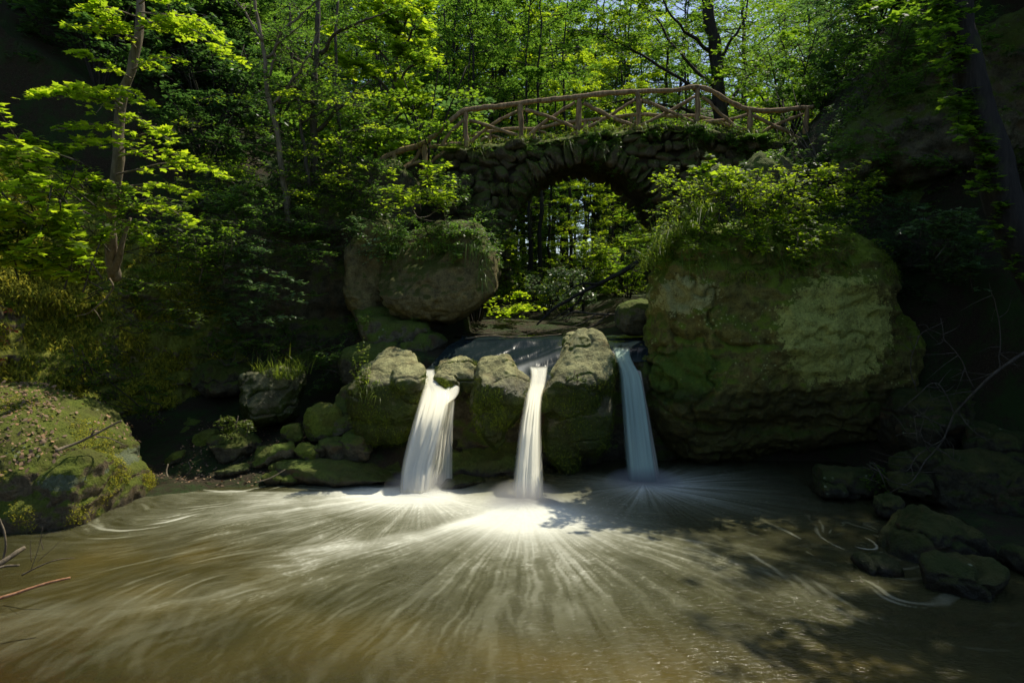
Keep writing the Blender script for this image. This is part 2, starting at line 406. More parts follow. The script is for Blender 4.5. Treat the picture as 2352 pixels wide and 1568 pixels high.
# the huge right boulder
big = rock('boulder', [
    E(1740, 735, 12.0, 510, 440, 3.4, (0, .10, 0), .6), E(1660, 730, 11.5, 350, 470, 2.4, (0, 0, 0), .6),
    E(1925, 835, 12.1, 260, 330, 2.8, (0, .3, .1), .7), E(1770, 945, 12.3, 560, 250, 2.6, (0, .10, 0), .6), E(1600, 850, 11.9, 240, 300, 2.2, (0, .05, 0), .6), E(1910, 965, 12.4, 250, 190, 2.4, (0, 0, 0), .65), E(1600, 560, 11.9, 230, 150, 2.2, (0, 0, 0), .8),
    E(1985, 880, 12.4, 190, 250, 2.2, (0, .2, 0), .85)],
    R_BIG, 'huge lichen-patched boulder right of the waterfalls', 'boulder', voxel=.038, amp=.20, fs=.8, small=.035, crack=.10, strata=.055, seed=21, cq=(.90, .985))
lb = rock('boulder', [
    E(1010, 640, 13.9, 265, 200, 2.3, (0, .06, 0), .6), E(940, 600, 14.0, 170, 150, 2.0, (0, .1, .1), .7), E(1085, 660, 14.0, 125, 170, 1.8, (0, -.2, 0), .8), E(1000, 555, 14.2, 230, 90, 2.2, (0, 0, 0), .8), E(1000, 700, 14.0, 190, 80, 1.7, (0, .15, 0), .8)],
    R_LBOULD, 'pale rounded boulder wedged under the left foot of the stone bridge', 'boulder', voxel=.045, amp=.12, fs=1.0, small=.02, crack=.05, seed=31)
rock('boulder', [E(848, 630, 14.3, 90, 230, 1.8, (0, 0, 0), .7), E(860, 540, 14.5, 120, 120, 1.8, (0, 0, 0), .8)],
     R_LBOULD, 'narrow upright rock in shade left of the pale rounded boulder', voxel=.05, amp=.1, small=.02, crack=.04, seed=32)
rock('rock', [E(855, 765, 13.2, 130, 80, 1.0, (0, .1, 0), .8), E(920, 770, 13.4, 140, 70, 1.2, (0, -.05, .2), .6), E(900, 735, 14.0, 200, 60, 1.2, (0, 0, 0), .6)],
     R_MOSS2, 'stack of small stones propping up the pale rounded boulder', voxel=.04, amp=.08, crack=.06, seed=33)
rock('rock', [E(930, 812, 12.6, 110, 50, 1.0, (0, -.1, 0), .7), E(985, 790, 13.2, 80, 50, .9, (0, 0, 0), .7)],
     R_MOSS2, 'dark flat rock behind the left ledge rock beside the upper stream', voxel=.04, amp=.06, seed=34)

# ledge rocks between the falls
rock('ledge_rock', [
    E(905, 845, 11.2, 105, 34, 1.1, (.55, .2, 0), .55), E(893, 870, 11.0, 150, 60, 1.0, (.5, .0, .1), .6), E(940, 868, 10.7, 75, 40, .7, (.5, -.05, 0), .6),
    E(892, 915, 11.0, 180, 120, 1.0, (0, .05, 0), .7), E(885, 965, 11.1, 160, 100, .9, (0, .12, 0), .75), E(945, 890, 10.75, 55, 60, .6, (.2, .2, 0), .7)],
    R_LEDGE, 'mossy ledge rock with a nettle plant left of the left waterfall', voxel=.026, amp=.06, fs=2.0, small=.010, crack=.035, seed=41, smooth_it=2, cuts=5, cq=(.90, .985))
rock('ledge_rock', [E(1045, 855, 11.3, 90, 40, .8, (.5, -.15, 0), .7), E(1030, 878, 11.1, 70, 50, .6, (.2, .2, 0), .7), E(1080, 866, 11.25, 70, 44, .7, (.4, .3, 0), .7)],
     R_LEDGE, 'low wet ledge rock just right of the lip of the left waterfall', voxel=.024, amp=.06, fs=2.6, small=.018, crack=.06, seed=42, smooth_it=2, cuts=5, cq=(.90, .985))
rock('ledge_rock', [
    E(1140, 862, 11.0, 100, 50, 1.0, (.65, -.1, 0), .75), E(1170, 893, 10.75, 95, 64, .8, (.7, .4, 0), .7), E(1125, 905, 10.8, 95, 90, .7, (.3, -.1, 0), .8),
    E(1150, 935, 10.8, 90, 90, .6, (0, .3, 0), .8), E(1125, 975, 10.8, 72, 120, .55, (0, -.1, 0), .85), E(1200, 905, 10.75, 36, 60, .5, (.2, .3, 0), .8)],
    R_LEDGE, 'tongue shaped mossy rock hanging between the left and middle waterfalls', voxel=.024, amp=.055, fs=2.0, small=.010, crack=.03, seed=43, smooth_it=2, cuts=5, cq=(.90, .985))
rock('ledge_rock', [
    E(1345, 822, 11.0, 118, 42, 1.2, (.85, -.16, 0), .5), E(1335, 860, 10.85, 130, 60, .9, (.75, -.2, .0), .55), E(1320, 905, 10.85, 130, 100, .8, (.3, -.25, 0), .7),
    E(1345, 965, 10.95, 140, 150, .8, (0, .3, 0), .75), E(1292, 1000, 11.0, 84, 200, .7, (0, .05, 0), .75), E(1340, 785, 11.7, 100, 40, .8, (0, 0, 0), .65), E(1268, 905, 10.7, 36, 90, .5, (.2, .55, 0), .7), E(1395, 860, 11.0, 30, 110, .6, (.1, .1, 0), .7)],
    R_LEDGE, 'tall sunlit rock slab with holes between the middle and right waterfalls', voxel=.026, amp=.05, fs=1.8, small=.010, crack=.035, seed=44, smooth_it=2, cuts=5, cq=(.90, .985))
# dark wall under the ledge
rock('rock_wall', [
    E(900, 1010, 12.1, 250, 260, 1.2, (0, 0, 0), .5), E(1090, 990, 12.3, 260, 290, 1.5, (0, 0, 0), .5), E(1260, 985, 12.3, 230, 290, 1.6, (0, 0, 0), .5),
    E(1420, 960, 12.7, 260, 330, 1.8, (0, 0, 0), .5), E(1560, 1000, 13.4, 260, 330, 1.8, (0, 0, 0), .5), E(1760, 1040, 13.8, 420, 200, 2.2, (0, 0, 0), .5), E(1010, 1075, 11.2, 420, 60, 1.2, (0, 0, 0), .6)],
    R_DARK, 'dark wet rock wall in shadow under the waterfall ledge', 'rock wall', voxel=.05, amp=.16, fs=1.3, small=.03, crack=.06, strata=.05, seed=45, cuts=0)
rock('rock', [E(1472, 815, 11.9, 70, 60, 1.0, (0, .1, 0), .75), E(1480, 860, 11.8, 50, 120, 1.0, (0, 0, 0), .8)], R_DARK,
     'wet dark rock squeezed between the right waterfall and the huge boulder', voxel=.035, amp=.05, seed=46)
rock('rock', [E(1470, 730, 12.9, 110, 80, 1.4, (0, 0, 0), .8)], R_MOSS2, 'mossy rock behind the right waterfall against the huge boulder', voxel=.04, amp=.08, seed=47)
rock('rock', [E(780, 1085, 10.4, 330, 40, 1.0, (0, -.05, .1), .7), E(700, 1075, 10.6, 160, 40, .8, (0, -.05, .1), .7)], R_DARK,
     'low wet dark shelf at the waterline left of the left waterfall', voxel=.035, amp=.06, seed=48)
rock('rock', [E(1040, 1120, 10.1, 110, 34, .5, (0, 0, .1), .8), E(1070, 1108, 10.35, 90, 24, .5, (0, 0, 0), .8)], R_DARK,
     'dark wet stone at the waterline between the left and middle waterfalls', voxel=.025, amp=.03, seed=49)

# left foreground rock covered with dry leaves
slab = rock('boulder', [
    ((-7.9, 9.6, .12), (1.7, 1.6, 1.45), (0, .25, -.1), .65), ((-6.85, 9.45, .05), (1.25, 1.0, .80), (0, .42, .12), .65), ((-8.4, 8.6, .2), (1.6, 1.0, 1.0), (.1, 0, 0), .8),
    ((-6.12, 8.75, .2), (.5, .55, .66), (0, 0, 0), .8), ((-6.7, 8.55, .0), (.85, .5, .45), (0, 0, 0), .85), ((-5.9, 9.5, -.08), (.5, .65, .42), (0, .35, 0), .75)],
    R_SLAB, 'large mossy slab strewn with dry leaves at the left edge of the pool', 'boulder', voxel=.035, amp=.10, fs=1.3, small=.025, crack=.04, seed=51, cuts=6, cq=(.90, .97))

# rocks along the left bank: (prims, material, label)
LB = [
    ([E(625, 905, 12.0, 150, 130, 1.2, (0, .1, .1), .55), E(600, 930, 11.9, 110, 90, 1.1, (0, .3, 0), .6), E(670, 915, 12.1, 70, 110, 1.0, (0, .1, .3), .6)], R_LEDGE, 'squarish block of rock topped with tall grass on the left bank'),
    ([E(748, 968, 11.5, 88, 84, .9, (0, .1, 0), .7)], R_MOSS, 'rounded green rock standing right of the grass-topped block'),
    ([E(675, 993, 11.3, 52, 40, .5, (0, -.1, 0), .8)], R_MOSS, 'small mossy stone between the grass-topped block and the rounded green rock'),
    ([E(545, 1025, 11.3, 150, 80, 1.0, (0, .05, 0), .8)], R_DARK, 'dark rock with a small leafy plant on top at the left bank'),
    ([E(474, 1010, 11.6, 60, 48, .6, (0, -.5, 0), .7)], R_MOSS, 'small bright green tilted rock left of the rock with the leafy plant'),
    ([E(435, 1000, 12.3, 110, 70, 1.0, (0, .1, 0), .8)], R_MOSS2, 'low brown rock at the foot of the mossy cliff'),
    ([E(628, 1040, 10.9, 130, 34, .7, (0, -.18, .1), .6), E(610, 1052, 11.0, 70, 26, .6, (0, -.1, .1), .6)], R_MOSS2, 'long flat slab sloping to the water on the left bank'),
    ([E(705, 1042, 10.7, 60, 40, .5, (0, 0, 0), .8)], R_MOSS, 'mossy stone at the right end of the long flat slab'),
    ([E(405, 1052, 11.0, 42, 30, .4, (0, -.4, 0), .6)], R_MOSS, 'small triangular green stone on the mud beach'),
    ([E(815, 1020, 11.0, 80, 70, .7, (0, .3, 0), .6)], R_DARK, 'dark stone under the nettle-covered ledge rock'),
    ([E(790, 975, 11.3, 60, 34, .6, (0, -.3, 0), .6)], R_MOSS2, 'flat tilted stone right of the rounded green rock'),
    ([E(760, 1035, 10.9, 120, 50, .7, (0, .0, .1), .6)], R_DARK, 'broad dark stone between the flat slab and the ledge rock'),
    ([E(520, 870, 13.2, 170, 70, 1.2, (0, .1, 0), .7)], R_DARK, 'shaded rock overhanging the dark hollow in the left bank'),
    ([E(620, 1098, 10.25, 44, 26, .35, (0, 0, 0), .8), E(640, 1092, 10.3, 44, 30, .35, (0, 0, 0), .8)], R_MOSS, 'nearest stone of the knobbly mossy cluster in the water'),
    ([E(656, 1070, 10.6, 40, 26, .35, (0, 0, 0), .8)], R_MOSS, 'topmost stone of the knobbly mossy cluster in the water'),
    ([E(672, 1100, 10.3, 52, 30, .4, (0, 0, 0), .8)], R_MOSS, 'rightmost stone of the knobbly mossy cluster in the water'),
    ([E(700, 1082, 10.5, 40, 24, .35, (0, 0, 0), .8)], R_MOSS, 'low stone behind the knobbly mossy cluster in the water'),
    ([E(630, 1076, 10.55, 36, 24, .3, (0, 0, 0), .8)], R_MOSS, 'leftmost upper stone of the knobbly mossy cluster in the water'),
    ([E(440, 1080, 10.9, 60, 14, .4, (0, 0, 0), .7)], R_DARK, 'flat wet stone on the mud beach beside driftwood'),
    ([E(540, 1083, 10.5, 90, 22, .5, (0, -.2, 0), .6)], R_DARK, 'smooth pale-veined stone at the edge of the mud beach'),
]
for i, (pr, mt, lab) in enumerate(LB):
    big_ = pr[0][1][0] > .4
    rock('rock', pr, mt, lab, voxel=.028 if big_ else .018, amp=.10 if big_ else .045, fs=1.9 if big_ else 3.5, small=.02 if big_ else .01, crack=.06 if big_ else .02, seed=60+i, smooth_it=1)
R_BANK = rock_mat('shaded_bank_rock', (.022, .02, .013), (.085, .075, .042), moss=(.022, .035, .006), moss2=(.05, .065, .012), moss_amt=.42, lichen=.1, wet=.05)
# rocks along the right bank
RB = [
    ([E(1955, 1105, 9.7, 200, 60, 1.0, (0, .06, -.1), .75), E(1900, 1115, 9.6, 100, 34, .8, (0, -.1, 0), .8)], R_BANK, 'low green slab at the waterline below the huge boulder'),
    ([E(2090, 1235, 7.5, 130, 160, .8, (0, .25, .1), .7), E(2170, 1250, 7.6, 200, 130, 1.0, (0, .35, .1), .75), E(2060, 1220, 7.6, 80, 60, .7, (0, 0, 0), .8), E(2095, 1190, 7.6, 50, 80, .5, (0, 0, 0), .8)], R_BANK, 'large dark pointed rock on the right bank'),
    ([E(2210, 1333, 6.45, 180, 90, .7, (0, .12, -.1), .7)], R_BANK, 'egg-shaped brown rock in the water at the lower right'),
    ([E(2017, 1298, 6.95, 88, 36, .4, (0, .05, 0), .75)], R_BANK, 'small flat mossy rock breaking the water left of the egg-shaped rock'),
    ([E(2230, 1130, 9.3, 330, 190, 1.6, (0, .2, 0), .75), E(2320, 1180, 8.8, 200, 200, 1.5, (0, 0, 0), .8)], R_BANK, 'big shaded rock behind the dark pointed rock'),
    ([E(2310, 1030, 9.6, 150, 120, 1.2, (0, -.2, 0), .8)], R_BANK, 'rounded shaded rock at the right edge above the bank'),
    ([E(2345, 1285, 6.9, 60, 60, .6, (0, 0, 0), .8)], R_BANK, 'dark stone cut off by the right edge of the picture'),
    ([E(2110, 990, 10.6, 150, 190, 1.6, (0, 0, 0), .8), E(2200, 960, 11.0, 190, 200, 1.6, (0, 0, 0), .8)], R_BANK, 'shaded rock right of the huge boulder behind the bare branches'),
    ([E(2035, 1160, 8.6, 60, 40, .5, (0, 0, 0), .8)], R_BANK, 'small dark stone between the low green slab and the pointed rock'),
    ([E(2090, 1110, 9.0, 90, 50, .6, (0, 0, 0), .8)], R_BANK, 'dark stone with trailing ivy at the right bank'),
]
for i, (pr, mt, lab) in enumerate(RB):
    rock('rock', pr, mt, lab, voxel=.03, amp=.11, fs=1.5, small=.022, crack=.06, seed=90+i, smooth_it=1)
# standing stones and the mossy cliff on the right, above the boulder
rock('standing_stone', [E(1745, 415, 13.3, 75, 95, .8, (0, 0, 0), .75), E(1735, 385, 13.3, 40, 70, .5, (0, .1, 0), .8), E(1705, 430, 13.4, 60, 60, .6, (0, .5, 0), .8), E(1780, 425, 13.4, 60, 50, .6, (0, 0, 0), .8)],
     R_MOSS2, 'tallest pointed mossy stone above the bush on the huge boulder', 'stone', voxel=.03, amp=.05, fs=2.5, small=.015, seed=110)
rock('standing_stone', [E(1807, 395, 13.5, 36, 85, .4, (0, 0, 0), .75), E(1815, 415, 13.5, 50, 50, .4, (0, .3, 0), .75)], R_MOSS2, 'narrow upright stone right of the tallest pointed stone', 'stone', voxel=.025, amp=.03, seed=111)
rock('standing_stone', [E(1650, 410, 13.1, 46, 85, .5, (0, .15, 0), .75), E(1625, 430, 13.1, 70, 60, .5, (0, -.2, 0), .8)], R_MOSS2, 'rounded stone left of the tallest pointed stone', 'stone', voxel=.025, amp=.03, seed=112)
rock('rock_outcrop', [E(2070, 330, 14.0, 260, 200, 3.0, (0, -.35, 0), .8), E(2190, 260, 14.2, 330, 330, 3.2, (0, 0, 0), .8), E(2120, 180, 14.6, 200, 260, 2.5, (0, -.3, 0), .8), E(2330, 250, 14.0, 260, 420, 3.4, (0, 0, 0), .8), E(1990, 370, 13.8, 110, 70, 1.6, (0, -.4, 0), .8)],
     R_MOSS2, 'overgrown rock outcrop above the dark hollow on the right', 'rock outcrop', voxel=.07, amp=.25, fs=.8, small=.04, crack=.05, strata=.04, seed=113, cuts=0)
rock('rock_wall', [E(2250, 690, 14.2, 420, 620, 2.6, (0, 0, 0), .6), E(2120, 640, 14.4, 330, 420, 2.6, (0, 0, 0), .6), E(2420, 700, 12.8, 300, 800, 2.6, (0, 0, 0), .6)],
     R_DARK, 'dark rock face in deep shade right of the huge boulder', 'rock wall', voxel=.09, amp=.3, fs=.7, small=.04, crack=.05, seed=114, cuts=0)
rock('rock', [E(1888, 335, 15.6, 40, 46, .5, (0, 0, 0), .8)], R_MOSS2, 'rounded stone beside the right end of the bridge railing', voxel=.03, amp=.04, seed=115)
# dark hollow behind the left bank and under the bridge foot
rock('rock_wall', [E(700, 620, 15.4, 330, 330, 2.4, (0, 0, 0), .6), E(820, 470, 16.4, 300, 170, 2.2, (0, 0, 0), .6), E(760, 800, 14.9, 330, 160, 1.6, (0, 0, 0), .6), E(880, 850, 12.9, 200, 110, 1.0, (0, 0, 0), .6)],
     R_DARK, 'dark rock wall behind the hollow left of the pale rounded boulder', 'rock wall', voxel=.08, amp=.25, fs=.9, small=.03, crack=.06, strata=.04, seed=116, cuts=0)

# left cliff: a curved sheet folded back over its top
cs = curve(np.array([(-12.6, 2.5, 0), (-11.4, 5.2, 0), (-10.0, 7.8, 0), (-8.8, 10.1, 0), (-7.8, 11.6, 0), (-6.6, 12.6, 0), (-5.5, 13.4, 0), (-4.7, 14.9, 0)]), 460)
tan = np.gradient(cs, axis=0); tan /= np.linalg.norm(tan, axis=1)[:, None]
nrm = np.stack([tan[:, 1], -tan[:, 0], tan[:, 2]], 1)     # faces the pool
prof = np.concatenate([np.linspace(0, 1, 230), 1+np.linspace(0, 1, 50)[1:]])
u = np.linspace(0, 1, 460)
ztop = np.interp(cs[:, 1], [3, 8.5, 10.5, 11.6, 12.4, 13.6, 15.6], [7.6, 7.2, 6.7, 6.0, 5.3, 4.6, 4.3])
T, U = np.meshgrid(prof, u)
ft = np.clip(T, 0, 1); bk = np.clip(T-1, 0, 1)
z = -.5+(ztop[:, None]+.5)*ft+bk*.25
lean = -3.1*ft**1.15+.25*np.sin(ft*7+U*5)*.5-bk*3.6-.1*sst(ft, .88, 1)
base = cs[:, None, :]+nrm[:, None, :]*lean[:, :, None]
Vc = base.copy(); Vc[:, :, 2] = z
q = Vc.reshape(-1, 3)
d = .34*fbm(q*.55, 2, 4)+.22*ridge(q*np.array((1.1, 1.1, .8)), 6, 3)+.10*fbm(q*np.array((5, 5, 2.2)), 8, 4, .6)
low = 1-sst(q[:, 2], 1.0, 2.2)
zz = q[:, 2]*3.0+.7*vnoise(q*.8, 4); d += low*.16*(np.clip(np.abs((zz % 1)-.5)*5, 0, 1)-.6)
d += .05*fbm(q*np.array((14, 14, 7)), 14, 3, .6)*(1-low*.6)
nn = np.repeat(nrm, T.shape[1], 0)
q = q+nn*d[:, None]*(1-.6*bk.reshape(-1, 1))
q[:, 2] += (.3*fbm(q*.9, 12, 3)*(ft.reshape(-1) > .6))*ft.reshape(-1)
ii = np.arange(len(q)).reshape(T.shape)
Qc = np.stack([ii[:-1, :-1], ii[1:, :-1], ii[1:, 1:], ii[:-1, 1:]], -1).reshape(-1, 4)
R_CLIFF = rock_mat('cliff_rock', (.10, .08, .05), (.38, .30, .20), moss=(.12, .14, .016), moss2=(.26, .27, .03), moss_amt=.74, lichen=.2, up_lo=.3, wet=-.1)
cliff = ob('rock_cliff', fast_mesh('rock_cliff', q, [Qc]), R_CLIFF)
tag(cliff, 'tall moss-draped rock cliff along the left side of the pool', 'cliff')

# ------------------------------------------------------------------ bridge
BY = 16.0; S = BY/FPX
def bp(px, py, Y=BY): return P(px, py, Y)
bridge = empty('footbridge', bp(1460, 300), 'arched rubble stone footbridge with rustic log railings over the stream', 'bridge')
bx0, by0, bz0 = bridge.location
binv = np.array(bridge.location)
def bob(name, me, mat, label=None, parent=None):
    V = np.empty(len(me.vertices)*3, np.float32); me.vertices.foreach_get('co', V)
    V = V.reshape(-1, 3)-binv.astype(np.float32); me.vertices.foreach_set('co', V.ravel()); me.update()
    o = ob(name, me, mat, parent or bridge)
    if label: o['label'] = label
    return o
deck_px = [(1030, 345), (1060, 334), (1120, 326), (1195, 320), (1260, 314), (1330, 304), (1400, 297), (1465, 292), (1540, 288), (1605, 286), (1660, 296), (1722, 306), (1790, 316), (1860, 328), (1930, 350)]
dk = np.array([bp(a, b) for a, b in deck_px])
AX = float(bp(1345, 0)[0]); SPZ = float(bp(0, 575)[2]); RW = 178*S; RH = (575-374)*S      # arch axis, springing, half width, rise
def arch_z(x, off=0.0):
    t = np.clip(1-((x-AX)/(RW+off))**2, 0, None); return SPZ+(RH+off)*np.sqrt(t)
def inside_arch(x, z, off=0.0):
    return (((x-AX)/(RW+off))**2+((z-SPZ)/(RH+off))**2 < 1) & (z > SPZ-9) if np.ndim(x) else ((abs(x-AX) < RW+off) and (z < SPZ or ((x-AX)/(RW+off))**2+((z-SPZ)/(RH+off))**2 < 1))
def stone_tmpl():
    V, F = ico(3); return V, F
def add_stone(mb, c, r, rot, e, seed):
    V, F = ico(3)
    V = superell(V, e)
    q9 = np.random.default_rng(seed)
    for _ in range(5):
        nv = q9.normal(size=3); nv /= np.linalg.norm(nv); t_ = V @ nv; V = V-nv*np.clip(t_-q9.uniform(.6, .9), 0, None)[:, None]
    V = V*(1+.30*fbm(V*1.3+seed*3.1, seed % 97, 3)[:, None])
    V = V*np.array(r)
    V = V+.035*fbm(V*8+seed, 5, 3)[:, None]*V/np.linalg.norm(V, axis=1)[:, None]
    mb.add(V @ rotm(*rot).T+np.array(c), [F])
R_MASON = rock_mat('bridge_stone', (.04, .032, .020), (.19, .15, .09), moss=(.04, .055, .010), moss2=(.10, .12, .02), moss_amt=.66, lichen=.25, lich_col=(.28, .26, .17))
r_ = np.random.default_rng(5)
for side, yy in ((0, BY+.05), (1, BY+1.9)):
    mb = MB(); x0, x1 = dk[0, 0]-.05, dk[-1, 0]+.4
    zc = 3.6; k = 0
    while zc < 8.2:
        hrow = r_.uniform(.13, .33); x = x0+r_.uniform(-.15, .1)
        while x < x1:
            w = r_.uniform(.16, .5)*(1.0 if r_.random() < .8 else 1.35)
            xc = x+w/2; zt = np.interp(xc, dk[:, 0], dk[:, 2])
            z_ = zc+r_.uniform(-.08, .08)
            if z_+hrow*.55 < zt+.04 and not inside_arch(xc, z_-.05, .34) and not (z_ < SPZ+.2 and abs(xc-AX) < RW+.1) and not (xc > AX+RW+3 and z_ < 5):
                if not (side and k % 2):
                    add_stone(mb, (xc, yy+r_.uniform(-.12, .1), z_), (w*.54, .2, hrow*.56), (r_.uniform(-.3, .3), r_.uniform(-.35, .35), r_.uniform(-.3, .3)), r_.uniform(.5, .85), int(r_.integers(1e6)))
            x += w*.98; k += 1
        zc += hrow*.97
    bob('spandrel_wall', mb.mesh('spandrel_wall'), R_MASON)
# arch ring of narrow radial stones, front and back edge
for yy in (BY-.02, BY+1.95):
    mb = MB(); t = -.32
    while t < math.pi+.32:
        dt = r_.uniform(.05, .13); tt = t+dt/2; ln = r_.uniform(.36, .66)
        ct, s_ = math.cos(tt), math.sin(tt)
        rad = np.array([AX+(RW+ln*.45)*ct, yy+r_.uniform(-.16, .05), SPZ+(RH+ln*.45)*s_])
        add_stone(mb, rad, (ln*.54, .26, dt*(RW+.25)*.52), (r_.uniform(-.15, .15), -math.atan2(s_*RW, ct*RH)+r_.uniform(-.14, .14), r_.uniform(-.1, .1)), r_.uniform(.4, .6), int(r_.integers(1e6)))
        t += dt
    bob('arch_ring', mb.mesh('arch_ring'), R_MASON)
# vault, core and piers
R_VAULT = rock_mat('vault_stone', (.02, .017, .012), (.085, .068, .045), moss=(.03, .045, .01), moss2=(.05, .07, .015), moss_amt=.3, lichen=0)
a_ = np.linspace(-.35, math.pi+.35, 130); yv = np.linspace(BY, BY+1.95, 60)
A_, Y_ = np.meshgrid(a_, yv)
Vv = np.stack([AX+(RW+.1)*np.cos(A_), Y_, SPZ+(RH+.1)*np.sin(A_)], -1).reshape(-1, 3)
Vv[:, 2] += .05*fbm(Vv*4, 3, 3); Vv += .05*ridge(Vv*np.array((5, 3, 5)), 4, 2)[:, None]*np.stack([-np.cos(A_).ravel(), np.zeros(A_.size), -np.sin(A_).ravel()], 1)
ii = np.arange(A_.size).reshape(A_.shape); QQ = np.stack([ii[:-1, :-1], ii[:-1, 1:], ii[1:, 1:], ii[1:, :-1]], -1).reshape(-1, 4)
bob('vault', fast_mesh('vault', Vv, [QQ]), R_VAULT)
xs = np.linspace(dk[0, 0]+.1, dk[-1, 0]+.5, 120); zt = np.interp(xs, dk[:, 0], dk[:, 2])-.14
zb = np.where(np.abs(xs-AX) < RW+.12, np.maximum(arch_z(xs, .12), SPZ-.5), 3.4)
rows = []
for (yy, zz) in ((BY+.12, zb), (BY+.12, zt), (BY+1.85, zt), (BY+1.85, zb)): rows.append(np.stack([xs, np.full_like(xs, yy), zz], 1))
Vb = np.concatenate(rows); n = len(xs); Fq = []
for a, b in ((0, 1), (1, 2), (2, 3), (3, 0)):
    i = np.arange(n-1); Fq.append(np.stack([a*n+i, a*n+i+1, b*n+i+1, b*n+i], 1))
bob('core', fast_mesh('core', Vb, [np.concatenate(Fq)], False), R_VAULT)
# earth and turf on the deck
xs = np.linspace(dk[0, 0]-.1, dk[-1, 0]+.4, 240); ys = np.linspace(BY-.12, BY+2.2, 50); Xs, Ys = np.meshgrid(xs, ys)
Zs = np.interp(Xs, dk[:, 0], dk[:, 2])-.02-.16*(np.abs((Ys-BY-1.04)/1.16)**6)
Vd = np.stack([Xs, Ys, Zs], -1).reshape(-1, 3); Vd[:, 2] += .07*fbm(Vd*3, 1, 4)+.03*fbm(Vd*11, 2, 2); Vd[:, 1] += .10*fbm(Vd*2.5, 5, 3)
ii = np.arange(Xs.size).reshape(Xs.shape); QQ = np.stack([ii[:-1, :-1], ii[:-1, 1:], ii[1:, 1:], ii[1:, :-1]], -1).reshape(-1, 4)
bob('deck', fast_mesh('deck', Vd, [QQ]), R_MOSS)
LOG = bark_mat('railing_log', (.08, .05, .024), (.42, .28, .14), .0, .8)
def logpart(name, pts, r, jit=.04, seed=0, n=22):
    mb = MB(); p = curve(pts, n, jit, seed); r = np.linspace(r*1.08, r*.92, n)
    mb.tube(p, r, 10, .42); return bob(name, mb.mesh(name), LOG)
YF = BY+.08
def railing(Y, rail, posts, braces, rr=.056):
    logpart('handrail', [P(a, b, Y) for a, b in rail], rr*1.15, .02, int(Y*3), len(rail)*7)
    for i, (a, t, b) in enumerate(posts):
        logpart('post', [P(a+random.uniform(-3, 3), b+10, Y), P(a+random.uniform(-3, 3), (t+b)/2, Y), P(a, t, Y)], rr*1.22, .016, 40+i)
    for i, (a, b, c, d) in enumerate(braces):
        yo = Y+(.05 if i % 2 else -.05)
        logpart('brace', [P(a, b, yo), P((a+c)/2+random.uniform(-6, 6), (b+d)/2+random.uniform(-5, 5), yo), P(c, d, yo)], rr*.8, .035, 80+i)
railing(YF, [(868, 372), (905, 352), (945, 340), (975, 328), (1010, 300), (1040, 272), (1070, 254), (1130, 246), (1195, 237), (1262, 230), (1330, 222), (1400, 214), (1465, 210), (1540, 209), (1575, 203), (1605, 200), (1640, 213), (1680, 236), (1722, 252), (1790, 254), (1830, 250), (1868, 246)],
        [(975, 334, 385), (1069, 256, 330), (1195, 240, 322), (1329, 225, 308), (1465, 212, 292), (1603, 204, 290), (1721, 253, 308), (1853, 250, 326), (905, 353, 400)],
        [(1078, 276, 1190, 312), (1080, 326, 1188, 256), (1205, 252, 1325, 296), (1205, 318, 1320, 236), (1339, 238, 1458, 290), (1339, 298, 1458, 230), (1475, 228, 1598, 282),
         (1475, 288, 1595, 222), (1613, 222, 1704, 308), (1613, 279, 1716, 264), (1730, 266, 1845, 322), (1745, 308, 1845, 262), (1062, 278, 1010, 340), (985, 378, 1040, 325), (985, 337, 1062, 330), (968, 342, 915, 392), (912, 400, 966, 372)])
railing(BY+1.95, [(1060, 318), (1110, 305), (1180, 296), (1230, 296), (1290, 284), (1340, 278), (1400, 270), (1465, 264), (1540, 266), (1600, 268), (1660, 285), (1720, 300), (1790, 312)],
        [(1125, 304, 345), (1228, 296, 340), (1345, 278, 330), (1450, 266, 320), (1568, 267, 320), (1690, 292, 330)],
        [(1132, 312, 1222, 345), (1100, 340, 1122, 312), (1236, 300, 1300, 335), (1185, 335, 1225, 305), (1350, 284, 1420, 320), (1290, 325, 1340, 290), (1400, 318, 1446, 280), (1456, 280, 1520, 318), (1520, 312, 1562, 282), (1572, 282, 1640, 318), (1640, 325, 1684, 300)], .045)

# ------------------------------------------------------------------ pool water: flow lines by line integral convolution on a regular grid
DX = .018; X0, X1, Y0, Y1 = -12.0, 11.0, 2.0, 12.2
wx = np.arange(X0, X1, DX); wy = np.arange(Y0, Y1, DX); WX, WY = np.meshgrid(wx, wy)
SRC = [(W(965, 1128), 1.0, 1.0), (W(1203, 1160), 1.25, 1.35), (W(1478, 1112), .8, .7)]
vx = np.zeros_like(WX); vy = np.zeros_like(WX)
wt = []
for (c, q, R) in SRC:
    dx = WX-c[0]; dy = WY-c[1]; r2 = dx*dx+dy*dy+.02
    w = q/r2*np.sqrt(r2); vx += w*dx/np.sqrt(r2)*q; vy += w*dy/np.sqrt(r2)*q
vx += 0.03*(WX-.3); vy += -.16
